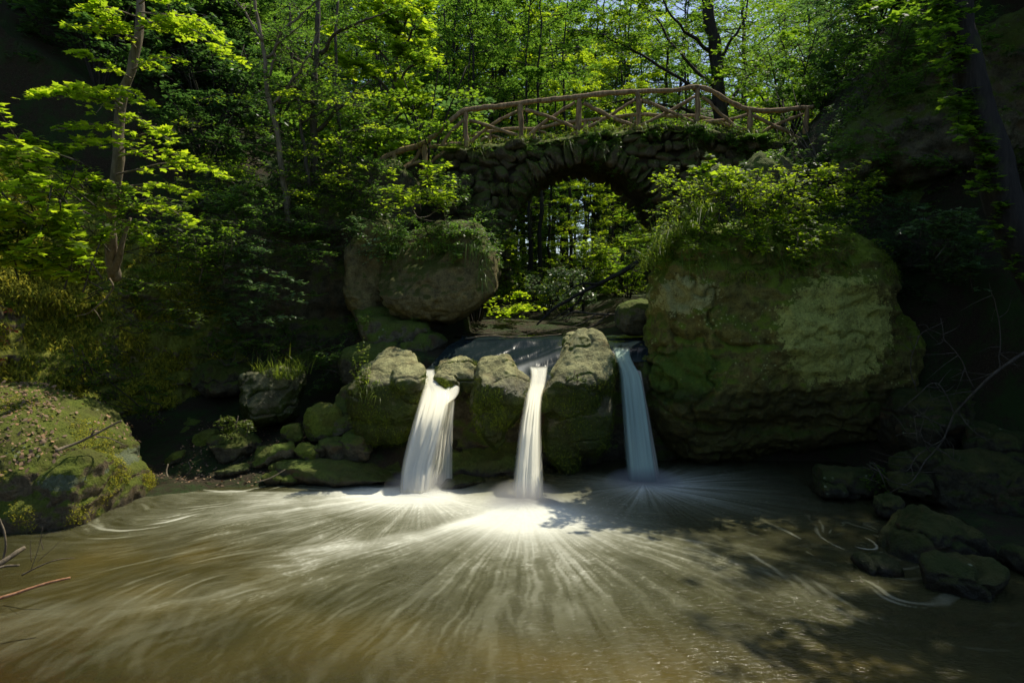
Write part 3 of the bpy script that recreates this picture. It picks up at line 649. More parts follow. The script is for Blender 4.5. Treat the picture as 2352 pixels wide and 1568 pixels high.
# wandering and eddies
def vort(c, rad, st):
    global vx, vy
    dx = WX-c[0]; dy = WY-c[1]; r = np.sqrt(dx*dx+dy*dy)+1e-3; k = st*(r/rad)*np.exp(1-(r/rad))
    vx += -dy/r*k; vy += dx/r*k
vort(W(330, 1215), .75, -.9); vort(W(470, 1315), .8, .8); vort(W(1960, 1255), .55, 1.0); vort(W(1790, 1270), .4, -.5); vort(W(2080, 1390), .6, .9); vort(W(560, 1120), .8, -.6)
qn = np.stack([WX.ravel(), WY.ravel(), np.zeros(WX.size)], 1)
s1 = fbm(qn*1.1, 71, 3).reshape(WX.shape); gy_, gx_ = np.gradient(s1, DX)
vx += .16*gy_; vy += -.16*gx_
s2 = fbm(qn*3.3, 75, 3).reshape(WX.shape); gy_, gx_ = np.gradient(s2, DX); vx += .012*gy_; vy -= .012*gx_
sp_ = np.sqrt(vx*vx+vy*vy)+1e-6; ux = vx/sp_; uy = vy/sp_
def lic(src, steps):
    ny, nx = src.shape; acc = src.copy(); tw = np.ones_like(src)
    jx, jy = np.meshgrid(np.arange(nx, dtype=np.float32), np.arange(ny, dtype=np.float32))
    for sg in (1, -1):
        px, py = jx.copy(), jy.copy()
        for k in range(steps):
            ix = np.clip(px.astype(np.int32), 0, nx-1); iy = np.clip(py.astype(np.int32), 0, ny-1)
            px += sg*ux[iy, ix].astype(np.float32); py += sg*uy[iy, ix].astype(np.float32)
            ix = np.clip((px+.5).astype(np.int32), 0, nx-1); iy = np.clip((py+.5).astype(np.int32), 0, ny-1)
            w = 1-.8*k/steps; acc += w*src[iy, ix]; tw += w
    return acc/tw
def norm(a): return (a-a.mean())/a.std()
wn = rng.random(WX.shape).astype(np.float32)
def blur(a, k):
    for _ in range(k):
        a = (np.roll(a, 1, 0)+np.roll(a, -1, 0)+2*a)/4; a = (np.roll(a, 1, 1)+np.roll(a, -1, 1)+2*a)/4
    return a
fine = norm(lic(norm(blur(wn, 1)), 20)); 
coarse = norm(lic(norm(blur(rng.random(WX.shape).astype(np.float32), 6)), 45))
broad = norm(lic(norm(blur(rng.random(WX.shape).astype(np.float32), 22)), 70))
patch = fbm(qn*1.6+4, 88, 4).reshape(WX.shape); patch2 = fbm(qn*6+4, 89, 4).reshape(WX.shape)
shortf = norm(lic(norm(blur(rng.random(WX.shape).astype(np.float32), 2)), 10))
grain = norm(blur(rng.random(WX.shape).astype(np.float32), 1))
# amount of white by distance from each plunge, with its own spread of directions
def plunge(c, R, R2, dirs, p=1.0):
    dx = WX-c[0]; dy = WY-c[1]; r = np.sqrt(dx*dx+dy*dy); th = np.degrees(np.arctan2(dy, dx))
    g = np.interp(th, [-180]+[d[0] for d in dirs]+[180], [dirs[0][1]]+[d[1] for d in dirs]+[dirs[-1][1]])
    g = np.maximum(g, .02)
    return np.exp(-(r/(R*g))**p)*1.0, np.exp(-(r/(R2*g))**1.6), r
cL = SRC[0][0]; cM = SRC[1][0]; cR = SRC[2][0]
tl, hl_, rl = plunge(cL, 1.35, .8, [(-179, 1.25), (-160, 1.25), (-120, 1.0), (-75, .72), (-40, .75), (-10, .6), (20, .3), (90, .2), (150, .45), (179, 1.1)])
tm, hm, rm_ = plunge(cM, 2.15, 1.05, [(-179, .5), (-168, .7), (-154, 1.5), (-142, 1.45), (-122, .95), (-90, 1.05), (-60, 1.0), (-40, 1.25), (-22, 1.0), (0, .45), (60, .25), (120, .25), (160, .45), (179, .75)])
tr, hr_, rr_ = plunge(cR, .9, .5, [(-179, .9), (-90, .9), (-30, 1.1), (0, 1.1), (30, .5), (90, .3), (179, .9)])
tot = 1-(1-.95*tl)*(1-1.0*tm)*(1-.55*tr); core_ = 1-(1-hl_)*(1-hm)*(1-.6*hr_)
near = sst(tot, .12, .5)
def fan_streaks(c, seed, k1=9, k2=26, k3=70, cur=.014):
    dx = WX-c[0]; dy = WY-c[1]; r = np.sqrt(dx*dx+dy*dy); th = np.arctan2(dy, dx)
    wob = fbm(qn*.9+seed, seed, 3).reshape(WX.shape); wob2 = fbm(qn*3.5+seed, seed+1, 3).reshape(WX.shape)
    th2 = th+cur*wob*np.clip(r, 0, 4)+.005*wob2*np.clip(r, 0, 3); z = np.zeros(WX.size)
    f = lambda k, q, s: fbm(np.stack([np.cos(th2).ravel()*k+3, np.sin(th2).ravel()*k, (r*q).ravel()], 1), s, 3).reshape(WX.shape)
    return r, np.degrees(th), .55*f(k1, .35, seed+3)+.8*f(k2, .7, seed+4)+1.0*f(k3, 1.2, seed+5)*sst(r, .2, .9), wob, wob2
rM, thM, stM, woM, w2M = fan_streaks(cM, 201); rL, thL, stL, woL, w2L = fan_streaks(cL, 231); rR, thR, stR, woR, w2R = fan_streaks(cR, 261, 7, 20, 50)
edge = thM+8*woM+2.5*w2M                                   # the fan below the middle fall, with its sharp left margin
gM = sst(edge, -152, -138)*(1-sst(edge, -52, 6))
gM = np.where(thM > 90, 0, gM)
rad = np.interp(thM, [-180, -146, -138, -120, -90, -60, -40, -20], [1.4, 2.6, 2.45, 1.75, 1.85, 1.75, 1.9, 1.3])
dM = np.exp(-(rM/rad)**1.5); pl = np.exp(-((edge+143)/7)**2)*sst(rM, .3, 1.0)*np.exp(-rM/3.2)
fM = gM*(dM*(.98+.30*stM*sst(rM, .35, 2.2))+.03*np.exp(-(rM/3.8)**2)*(1+2.5*stM))+.45*pl*(1+.4*stM)
fM += gM*.16*sst(stM+.5*grain*.3+.5*woM, .12, .75)*np.exp(-(rM/3.8)**3)*sst(rM, 1.2, 2.2)
coreM = np.exp(-((WX-cM[0])/1.05)**2-((WY-cM[1]+.3)/.85)**2)
gL = (1-gM)*(1-sst(thL, -45, 10)*(thL < 90))
gL = np.where((thL > 90) & (thL < 172), gL*sst(thL, 150, 172), gL)
radL = np.interp(thL, [-180, -165, -140, -110, -70, -30], [2.9, 2.7, 1.8, 1.35, 1.3, 1.1])
dL = np.exp(-(rL/radL)**1.5)
fL = gL*(dL*(1.0+.35*stL*sst(rL, .2, 1.0))+.16*sst(stL+.4*woL, .1, .7)*np.exp(-(rL/2.6)**3))
coreL = np.exp(-((WX-cL[0]+.15)/1.05)**2-((WY-cL[1]+.18)/.46)**2)
dR = np.exp(-(rR/np.interp(thR, [-180, -90, -30, 20, 90, 180], [.8, .8, 1.3, 1.3, .3, .8]))**1.4); fR = .85*dR*(1+.5*stR)
brk = np.clip(.80+.55*fbm(qn*1.3, 140, 4).reshape(WX.shape)+.25*patch2, .25, 1.2); fM = fM*(1-(1-brk)*sst(rM, .9, 2.2)); fL = fL*(1-(1-brk)*sst(rL, .7, 1.6))
foam = np.clip(fM, 0, 1); foam = 1-(1-foam)*(1-np.clip(fL, 0, 1))*(1-np.clip(fR, 0, 1)); foam = 1-(1-foam)*(1-.95*coreM)*(1-.9*coreL)
tot = np.clip(dM*gM+dL*gL+.5*dR, 0, 1)
streak = near*stM
foam += .02*norm(shortf)*sst(-WX+1, 0, 3)*(1-sst(tot, .2, .6))+.012*grain*sst(tot, .03, .3)
# eddy foam: curled patches
def gz(c, rx, ry): return np.exp(-(((WX-c[0])/rx)**2+((WY-c[1])/ry)**2))
ed = .9*gz(W(350, 1200), 1.3, .7)+.5*gz(W(470, 1310), 1.0, .6)+1.15*gz(W(1950, 1250), .7, .7)+.8*gz(W(1790, 1270), .8, .5)+.55*gz(W(2060, 1390), .9, .6)+.9*gz(W(560, 1120), 1.4, .6)+.3*gz(W(900, 1420), 1.6, .5)
cs_ = norm(lic(norm(blur(rng.random(WX.shape).astype(np.float32), 3)), 24))
foam += ed*.55*sst(cs_+1.1*patch, .7, 2.3)
tip = fbm(qn*np.array((42, 42, 1)), 93, 3).reshape(WX.shape)
foam += .16*sst(tip+.6*patch2+.5*patch, .55, .95)*sst(tot, .02, .10)*(1-sst(tot, .35, .6))
foam = np.clip(foam-.02, 0, .97)
zed = .055*np.exp(-(rl/.35)**2)+.07*np.exp(-(rm_/.40)**2)+.03*np.exp(-(rr_/.3)**2)
zed += .008*stM*tot+.005*patch2
zed += .035*(np.sin(rm_*7-1.5)*np.exp(-rm_/.9)+np.sin(rl*8-1)*np.exp(-rl/.7))*.5
ids = np.arange(WX.size).reshape(WX.shape)
QQ = np.stack([ids[:-1, :-1], ids[:-1, 1:], ids[1:, 1:], ids[1:, :-1]], -1).reshape(-1, 4)
deep = sst(WY+.42*(WX+4.6), 4.0, 7.2); deep = np.maximum(deep, sst(WX, -.5, 2))
deep = np.clip(deep+.25*patch, 0, 1)
amb = np.clip(gz(W(330, 1290), 1.6, .9)+gz(W(1000, 1520), 1.8, .7)*.8+gz(W(1500, 1540), 1.4, .5)*.6+gz(W(1830, 1540), .9, .4)+.5*gz(W(300, 1420), 2, .8), 0, 1)*(.6+.6*patch)
me = fast_mesh('pool_water', np.stack([WX.ravel(), WY.ravel(), zed.ravel()], 1), [QQ], True, dict(foam=foam.ravel(), deep=deep.ravel(), amber=np.clip(amb, 0, 1).ravel(), flow=streak.ravel()))
m, nt = NT('pool_water')
def att(nt, n): return nd(nt, 'ShaderNodeAttribute', attribute_name=n).outputs['Fac']
geo = nd(nt, 'ShaderNodeNewGeometry'); pos = geo.outputs['Position']
fo, de, am, fl = att(nt, 'foam'), att(nt, 'deep'), att(nt, 'amber'), att(nt, 'flow')
murk = mixc(nt, am, (.050, .049, .018), (.115, .082, .017))
murk = mixc(nt, ramp(nt, noise(nt, pos, .8, 3), [(.35, 0.0), (.65, .5)]), murk, (.034, .034, .015))
rn = noise(nt, mapping(nt, pos, (1, 1.6, 1)), 14, 4, .6, .8)
rn2 = noise(nt, pos, 46, 3, .6, .4)
bmp = bump(nt, rn2, .30, .010, bump(nt, rn, .5, .022, bump(nt, fl, .10, .01)))
dif = nd(nt, 'ShaderNodeBsdfDiffuse'); L(nt, murk, dif.inputs['Color']); L(nt, bmp, dif.inputs['Normal'])
tr_ = nd(nt, 'ShaderNodeBsdfTransparent'); tr_.inputs['Color'].default_value = (.80, .66, .40, 1)
body = nd(nt, 'ShaderNodeMixShader'); L(nt, math_(nt, 'ADD', math_(nt, 'MULTIPLY', de, .78), .14, True), body.inputs[0]); L(nt, tr_.outputs[0], body.inputs[1]); L(nt, dif.outputs[0], body.inputs[2])
gl = nd(nt, 'ShaderNodeBsdfGlossy'); gl.inputs['Roughness'].default_value = .13; L(nt, bmp, gl.inputs['Normal'])
fr = nd(nt, 'ShaderNodeFresnel'); fr.inputs['IOR'].default_value = 1.33; L(nt, bmp, fr.inputs['Normal'])
wsh = nd(nt, 'ShaderNodeMixShader'); L(nt, fr.outputs[0], wsh.inputs[0]); L(nt, body.outputs[0], wsh.inputs[1]); L(nt, gl.outputs[0], wsh.inputs[2])
fd = nd(nt, 'ShaderNodeBsdfDiffuse'); L(nt, mixc(nt, ramp(nt, fo, [(.15, 0.0), (.8, 1.0)]), (.42, .42, .28), (.80, .80, .68)), fd.inputs['Color'])
fx = nd(nt, 'ShaderNodeMixShader'); L(nt, fo, fx.inputs[0]); L(nt, wsh.outputs[0], fx.inputs[1]); L(nt, fd.outputs[0], fx.inputs[2])
out(nt, fx.outputs[0])
pw = ob('water', me, m); tag(pw, 'murky brown pool with silky white foam streaks', None, None, 'structure')

# upper stream behind the ledge
m, nt = NT('stream_water')
geo = nd(nt, 'ShaderNodeNewGeometry'); pos = geo.outputs['Position']
wh = att(nt, 'foam')
bb = bump(nt, noise(nt, mapping(nt, pos, (5, 1.4, 1.4)), 2.2, 4, .5), .25, .05)
p = nd(nt, 'ShaderNodeBsdfPrincipled'); p.inputs['Roughness'].default_value = .16; p.inputs['Specular IOR Level'].default_value = .10
L(nt, mixc(nt, wh, (.010, .018, .020), (.75, .77, .76)), p.inputs['Base Color']); L(nt, bb, p.inputs['Normal']); L(nt, ramp(nt, wh, [(0, .24), (.6, .7)]), p.inputs['Roughness']); out(nt, p.outputs[0])
STREAM = m
def sheet(name, rows, nu, nv, mat, foamf=None, jit=.0, seed=0, parent=None, twist=None):
    """loft: rows = list of (left point, right point); nu across, nv along"""
    a = curve([r[0] for r in rows], nv); b = curve([r[1] for r in rows], nv)
    t = np.linspace(0, 1, nu)[None, :, None]
    V = a[:, None, :]*(1-t)+b[:, None, :]*t
    uu = np.repeat(np.linspace(0, 1, nu)[None, :], nv, 0); vv = np.repeat(np.linspace(0, 1, nv)[:, None], nu, 1)
    q = V.reshape(-1, 3)
    if jit: q = q+jit*np.stack([np.zeros(len(q)), fbm(np.stack([uu.ravel()*6, vv.ravel()*1.5, np.full(len(q), seed)], 1), seed, 3), fbm(q*1.5, seed+1, 3)*.7], 1)
    ii = np.arange(len(q)).reshape(nv, nu); F = np.stack([ii[:-1, :-1], ii[:-1, 1:], ii[1:, 1:], ii[1:, :-1]], -1).reshape(-1, 4)
    at = dict(foam=(foamf(uu, vv) if foamf else np.zeros_like(uu)).ravel(), u=uu.ravel(), v=vv.ravel())
    return ob(name, fast_mesh(name, q, [F], True, at), mat, parent)
def up_foam(u, v):
    s = fbm(np.stack([u.ravel()*9, v.ravel()*2, 0*u.ravel()], 1), 3, 3).reshape(u.shape)
    a = np.exp(-((u-.52-.12*np.sin(v*3))/.05)**2)*sst(v, .45, .8)*.45
    b = sst(v, .80, .97)*(.22+.5*s)
    return np.clip(a+b+.03*sst(s, .3, .8), 0, 1)
o = sheet('stream_water', [(P(1040, 775, 14.6), P(1500, 768, 14.6)), (P(1060, 775, 13.0), P(1490, 775, 13.0)), (P(1030, 800, 12.4), P(1490, 790, 12.5)), (P(990, 838, 11.75), P(1330, 838, 11.8)), (P(965, 862, 11.25), P(1320, 866, 11.2)), (P(960, 885, 11.15), P(1310, 895, 11.1))], 160, 120, STREAM, up_foam, .10, 5)
tag(o, 'dark smooth water sliding down to the ledge', None, None, 'structure'); o.name = 'water'
o = sheet('stream_water', [(P(1380, 778, 14.0), P(1520, 778, 14.0)), (P(1395, 782, 12.4), P(1500, 782, 12.4)), (P(1400, 800, 11.6), P(1492, 795, 11.7)), (P(1408, 830, 11.25), P(1485, 830, 11.35))], 60, 60, STREAM, lambda u, v: .10*sst(v, .8, 1)*(1-u), .05, 8)
tag(o, 'dark water running to the right waterfall', None, None, 'structure'); o.name = 'water'

# falls
def fall_mat(name, white=(.80, .78, .66), dens=1.0, fx=5.5, lo=.9):
    m, nt = NT(name)
    u, v = att(nt, 'u'), att(nt, 'v'); k = att(nt, 'foam')
    cx = nd(nt, 'ShaderNodeCombineXYZ'); L(nt, math_(nt, 'MULTIPLY', u, fx), cx.inputs[0]); L(nt, math_(nt, 'MULTIPLY', v, .9), cx.inputs[1])
    n = noise(nt, cx.outputs[0], 1.0, 3, .5)
    edge = math_(nt, 'MULTIPLY', math_(nt, 'MULTIPLY', u, math_(nt, 'SUBTRACT', 1.0, u)), 4)
    e2 = ramp(nt, math_(nt, 'ADD', edge, math_(nt, 'MULTIPLY', math_(nt, 'SUBTRACT', n, .5), .55)), [(.0, 0.0), (.5, 1.0)])
    al = math_(nt, 'MULTIPLY', math_(nt, 'MULTIPLY', e2, k), math_(nt, 'MULTIPLY', ramp(nt, n, [(.3, lo), (.6, 1.0)]), dens), True)
    col = mixc(nt, ramp(nt, n, [(.3, 0.0), (.7, 1.0)]), tuple(c*.86 for c in white), white)
    d = nd(nt, 'ShaderNodeBsdfDiffuse'); L(nt, col, d.inputs['Color']); nv_ = nd(nt, 'ShaderNodeCombineXYZ'); nv_.inputs[1].default_value = -.45; nv_.inputs[2].default_value = .9; L(nt, nv_.outputs[0], d.inputs['Normal'])
    t = nd(nt, 'ShaderNodeBsdfTranslucent'); L(nt, col, t.inputs['Color']); nw_ = nd(nt, 'ShaderNodeCombineXYZ'); nw_.inputs[0].default_value = -.2; nw_.inputs[1].default_value = -.62; nw_.inputs[2].default_value = -.75; L(nt, nw_.outputs[0], t.inputs['Normal'])
    x = nd(nt, 'ShaderNodeAddShader'); L(nt, d.outputs[0], x.inputs[0]); L(nt, t.outputs[0], x.inputs[1])
    tr = nd(nt, 'ShaderNodeBsdfTransparent'); y = nd(nt, 'ShaderNodeMixShader'); L(nt, al, y.inputs[0]); L(nt, tr.outputs[0], y.inputs[1]); L(nt, x.outputs[0], y.inputs[2])
    out(nt, y.outputs[0]); return m
FM = fall_mat('falling_water'); FM2 = fall_mat('falling_water_thin', dens=.6, fx=7, lo=.35)
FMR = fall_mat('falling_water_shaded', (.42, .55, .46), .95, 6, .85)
full = lambda u, v: np.clip(sst(v, 0, .06), 0, 1)*(1-.55*sst(v, .93, 1))
def bulge(rows, amt):
    return rows
def fall(name, label, strands):
    root = empty(name, strands[0][0][0][0], label, 'waterfall'); off = np.array(root.location)
    for i, (rows, mat, ff, dep) in enumerate(strands):
        rows = [(np.array(a)-off, np.array(b)-off) for a, b in rows]
        o = sheet('water_strand', rows, 40, 70, mat, ff or full, .05, 20+i, root)
        me = o.data; n = len(me.vertices); V = np.empty(n*3, np.float32); me.vertices.foreach_get('co', V); V = V.reshape(-1, 3)
        uu = np.tile(np.linspace(0, 1, 40), 70); V[:, 1] -= dep*np.sqrt(np.clip(4*uu*(1-uu), 0, 1)); me.vertices.foreach_set('co', V.ravel()); me.update()
    return root
fall('waterfall', 'left waterfall, pouring between the nettle ledge rock and a low wet rock', [
    ([(P(962, 845, 11.5), P(1000, 845, 11.5)), (P(968, 862, 11.2), P(1002, 862, 11.2)), (P(972, 880, 10.85), P(1010, 882, 10.85)), (P(968, 900, 10.55), P(1032, 905, 10.5)), (P(955, 945, 10.25), P(1028, 945, 10.2)), (P(936, 1010, 10.0), P(1014, 1010, 9.98)), (P(922, 1070, 9.85), P(998, 1075, 9.82)), (P(916, 1140, 9.65), P(990, 1142, 9.65))], FM, None, .10),
    ([(P(1024, 868, 11.2), P(1052, 872, 11.2)), (P(1018, 888, 10.85), P(1056, 893, 10.8)), (P(1000, 905, 10.58), P(1048, 912, 10.55)), (P(985, 935, 10.4), P(1022, 935, 10.4)), (P(972, 985, 10.2), P(1008, 985, 10.2))], FM, lambda u, v: full(u, v)*(1-sst(v, .7, 1)), .08),
    ([(P(1026, 910, 10.6), P(1046, 912, 10.6)), (P(1018, 970, 10.4), P(1042, 970, 10.4)), (P(1008, 1030, 10.3), P(1040, 1030, 10.3)), (P(992, 1130, 10.1), P(1040, 1130, 10.1))], FM2, None, .03),
    ([(P(1012, 985, 10.1), P(1020, 985, 10.1)), (P(992, 1050, 10.0), P(1012, 1052, 10.0)), (P(960, 1138, 9.75), P(992, 1138, 9.75))], FM2, None, .02)])
fall('waterfall', 'middle waterfall, a single white column between the hanging rock and the tall slab', [
    ([(P(1212, 838, 11.5), P(1260, 838, 11.5)), (P(1218, 862, 11.15), P(1256, 862, 11.15)), (P(1214, 884, 10.7), P(1252, 882, 10.7)), (P(1208, 915, 10.3), P(1244, 915, 10.3)), (P(1196, 980, 9.95), P(1241, 980, 9.95)), (P(1186, 1060, 9.65), P(1242, 1060, 9.65)), (P(1176, 1165, 9.35), P(1246, 1165, 9.35))], FM, lambda u, v: np.clip(full(u, v)*1.2, 0, 1), .14),
    ([(P(1214, 884, 10.72), P(1252, 882, 10.72)), (P(1205, 915, 10.38), P(1246, 915, 10.38)), (P(1192, 980, 10.05), P(1243, 980, 10.05)), (P(1182, 1060, 9.75), P(1246, 1060, 9.75)), (P(1170, 1165, 9.45), P(1252, 1165, 9.45))], FM2, None, .05)])
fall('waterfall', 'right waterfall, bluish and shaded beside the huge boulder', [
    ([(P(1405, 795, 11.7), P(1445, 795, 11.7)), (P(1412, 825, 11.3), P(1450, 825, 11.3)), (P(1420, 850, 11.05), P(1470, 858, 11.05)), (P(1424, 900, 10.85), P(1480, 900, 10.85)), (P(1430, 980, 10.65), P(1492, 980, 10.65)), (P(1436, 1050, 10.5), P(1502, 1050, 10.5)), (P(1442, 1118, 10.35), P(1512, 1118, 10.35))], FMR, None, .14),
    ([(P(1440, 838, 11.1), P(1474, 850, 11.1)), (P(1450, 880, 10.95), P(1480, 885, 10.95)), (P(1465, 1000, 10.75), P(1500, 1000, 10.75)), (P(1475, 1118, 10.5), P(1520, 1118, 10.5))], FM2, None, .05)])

# spray hanging over the three plunges
m, nt = NT('spray_mist')
tc = nd(nt, 'ShaderNodeTexCoord'); ln_ = nd(nt, 'ShaderNodeVectorMath', operation='LENGTH'); L(nt, tc.outputs['Object'], ln_.inputs[0])
dn = ramp(nt, ln_.outputs['Value'], [(.0, 1.0), (.45, .45), (1.0, 0.0)])
vs = nd(nt, 'ShaderNodeVolumeScatter'); vs.inputs['Color'].default_value = (.97, .97, .92, 1); vs.inputs['Anisotropy'].default_value = .2; L(nt, math_(nt, 'MULTIPLY', dn, 6.0), vs.inputs['Density'])
o_ = nd(nt, 'ShaderNodeOutputMaterial'); L(nt, vs.outputs[0], o_.inputs['Volume'])
V, F = ico(3)
for (c_, rx, rz, lab) in ((cL, .62, .34, 'left'), (cM, .66, .36, 'middle'), (cR, .7, .26, 'right')):
    o = ob('spray', fast_mesh('spray', V, [F]), m); o.location = (c_[0], c_[1]+.02, .04); o.scale = (rx, .42, rz)
    tag(o, 'soft white spray where the %s waterfall strikes the pool' % lab, 'spray')

# ------------------------------------------------------------------ leaves
def lobed(n):            # five-lobed maple outline in the unit square, stalk at the origin
    tips = [(-38, .62), (-72, .0), (0, 0)]
    pts = [(0, 0), (.20, -.06), (.50, .02), (.34, .20), (.60, .52), (.30, .50), (.24, .62), (0, 1.0),
           (-.24, .62), (-.30, .50), (-.60, .52), (-.34, .20), (-.50, .02), (-.20, -.06)]
    return np.array([(x, y, -.18*abs(x)) for x, y in pts]), [tuple(range(0, 8))+(), (0,)+tuple(range(7, 14))]
TM = {}
_v, _f = lobed(5); TM['maple'] = (_v, [np.array([_f[0]]), np.array([_f[1]])])
TM['oval'] = (np.array([(0, 0, 0), (.27, .28, -.05), (.25, .66, -.06), (0, 1, -.08), (-.25, .66, -.06), (-.27, .28, -.05)]), [np.array([[0, 1, 2, 3], [0, 3, 4, 5]])])
TM['rhomb'] = (np.array([(0, 0, 0), (.32, .45, -.06), (0, 1, -.03), (-.32, .45, -.06)]), [np.array([[0, 1, 2, 3]])])
TM['long'] = (np.array([(0, 0, 0), (.13, .3, -.02), (0, 1, -.10), (-.13, .3, -.02)]), [np.array([[0, 1, 2, 3]])])
TM['tri'] = (np.array([(.22, 0, 0), (0, 1, -.15), (-.22, 0, 0)]), [np.array([[0, 1, 2]])])
def leaves_geo(pos, nrm, dr, size, tmpl):
    T, F = TM[tmpl]; N = len(pos); k = len(T)
    nrm = nrm/(np.linalg.norm(nrm, axis=1)[:, None]+1e-9)
    dr = dr-nrm*(dr*nrm).sum(1)[:, None]; dr /= np.linalg.norm(dr, axis=1)[:, None]+1e-9
    sx = np.cross(dr, nrm)
    size = np.broadcast_to(size, (N,))[:, None, None]
    V = pos[:, None, :]+size*(T[None, :, 0:1]*sx[:, None, :]+T[None, :, 1:2]*dr[:, None, :]+T[None, :, 2:3]*nrm[:, None, :])
    off = (np.arange(N)*k)[:, None]
    return V.reshape(-1, 3), [(f.ravel()[None, :]+off).reshape(-1, f.shape[1]) for f in F]
class Fol:
    """collects wood and leaves of one plant, in world coordinates"""
    def __init__(s, seed=0): s.w = MB(); s.p = []; s.n = []; s.d = []; s.s = []; s.r = np.random.default_rng(seed)
    def leafs(s, p, n, d, sz): s.p.append(p); s.n.append(n); s.d.append(d); s.s.append(sz)
    def spray(s, a, b, wid, leaf, rad=.012, ntw=14, lpt=9, droop=.15, flat=.25, wood=True, upn=(0, -.15, 1.0), jit=.12):
        """flat layered branch from a to b, side twigs of length wid, leaves alternating along them"""
        r = s.r; a = np.asarray(a, float); b = np.asarray(b, float); Ln = np.linalg.norm(b-a)
        mid = (a+b)/2+np.array((r.normal()*.05, r.normal()*.05, .08))*Ln
        c = curve([a, mid, b], 16, jit*.3*Ln*.3, int(r.integers(1e6)))
        if wood: s.w.tube(c, np.linspace(rad, rad*.25, 16), 5, 0)
        ax = (b-a)/Ln; side = np.cross(ax, (0, 0, 1.)); side /= np.linalg.norm(side)+1e-9
        t = np.sort(r.uniform(.12, 1.0, ntw)); sg = np.where(np.arange(ntw) % 2, 1, -1)
        st = np.stack([np.interp(t, np.linspace(0, 1, 16), c[:, k]) for k in range(3)], 1)
        ln = wid*(1.15-t*.75)*r.uniform(.5, 1.15, ntw)
        dv = side[None]*sg[:, None]*r.uniform(.6, 1.1, ntw)[:, None]+ax[None]*r.uniform(.4, 1.0, ntw)[:, None]+r.normal(size=(ntw, 3))*np.array((.2, .2, flat))
        dv /= np.linalg.norm(dv, axis=1)[:, None]
        en = st+dv*ln[:, None]-np.array((0, 0, 1))*droop*ln[:, None]
        if wood:
            for i in range(ntw):
                if ln[i] > leaf*1.5: s.w.tube(np.array([st[i], (st[i]+en[i])/2+(0, 0, .02*ln[i]), en[i]]), np.array([rad*.4, rad*.3, rad*.15]), 3, 0, False)
        u = (np.arange(lpt)[None]+r.uniform(0, 1, (ntw, lpt)))/lpt
        p = st[:, None]+(en-st)[:, None]*u[:, :, None]+r.normal(size=(ntw, lpt, 3))*leaf*.22
        ls = np.where(np.arange(lpt)[None] % 2, 1, -1)*np.ones((ntw, 1))
        tw_side = np.cross(dv, (0, 0, 1.)); tw_side /= np.linalg.norm(tw_side, axis=1)[:, None]+1e-9
        d = dv[:, None]*.7+tw_side[:, None]*ls[:, :, None]*.9+r.normal(size=(ntw, lpt, 3))*.3
        d[:, :, 2] -= .25
        n = np.array(upn)[None, None]+r.normal(size=(ntw, lpt, 3))*.26
        s.leafs(p.reshape(-1, 3), n.reshape(-1, 3), d.reshape(-1, 3), leaf*r.uniform(.45, 1.3, ntw*lpt))
    def cloud(s, c, rad, n, leaf, shell=.4, up=1.0):
        """loose twigs filling an ellipsoid"""
        r = s.r; c = np.asarray(c, float); rad = np.asarray(rad, float)
        m = max(3, n//9)
        q = r.normal(size=(m, 3)); q /= np.linalg.norm(q, axis=1)[:, None]; q *= (shell+(1-shell)*r.random((m, 1)))**(1/2)
        q *= (1+.35*fbm(q*1.8+c[0], int(abs(c[1])*10), 2))[:, None]
        tc = c+q*rad
        th = r.uniform(0, 2*np.pi, m); dv = np.stack([np.cos(th), np.sin(th), r.normal(size=m)*.25-.1], 1)
        k = 9; u = (np.arange(k)-k/2)/k
        p = tc[:, None]+dv[:, None]*u[None, :, None]*leaf*6+r.normal(size=(m, k, 3))*leaf*.45
        sd = np.cross(dv, (0, 0, 1.)); d = dv[:, None]*.6+sd[:, None]*np.where(np.arange(k) % 2, 1, -1)[None, :, None]+r.normal(size=(m, k, 3))*.3
        nn = np.array((0, -.1, up))+r.normal(size=(m, k, 3))*.42
        s.leafs(p.reshape(-1, 3), nn.reshape(-1, 3), d.reshape(-1, 3), leaf*r.uniform(.55, 1.2, m*k))
    def build(s, root, tmpl, lm, wm, leafname='crown', woodname='trunk', part_label=None):
        off = np.array(root.location)
        if s.w.V:
            me = s.w.mesh(woodname); V = np.empty(len(me.vertices)*3, np.float32); me.vertices.foreach_get('co', V)
            V = V.reshape(-1, 3)-off.astype(np.float32); me.vertices.foreach_set('co', V.ravel()); me.update(); ob(woodname, me, wm, root)
        if s.p:
            V, F = leaves_geo(np.concatenate(s.p)-off, np.concatenate(s.n), np.concatenate(s.d), np.concatenate(s.s), tmpl)
            ob(leafname, fast_mesh(leafname, V, F, False), lm, root)
        return root

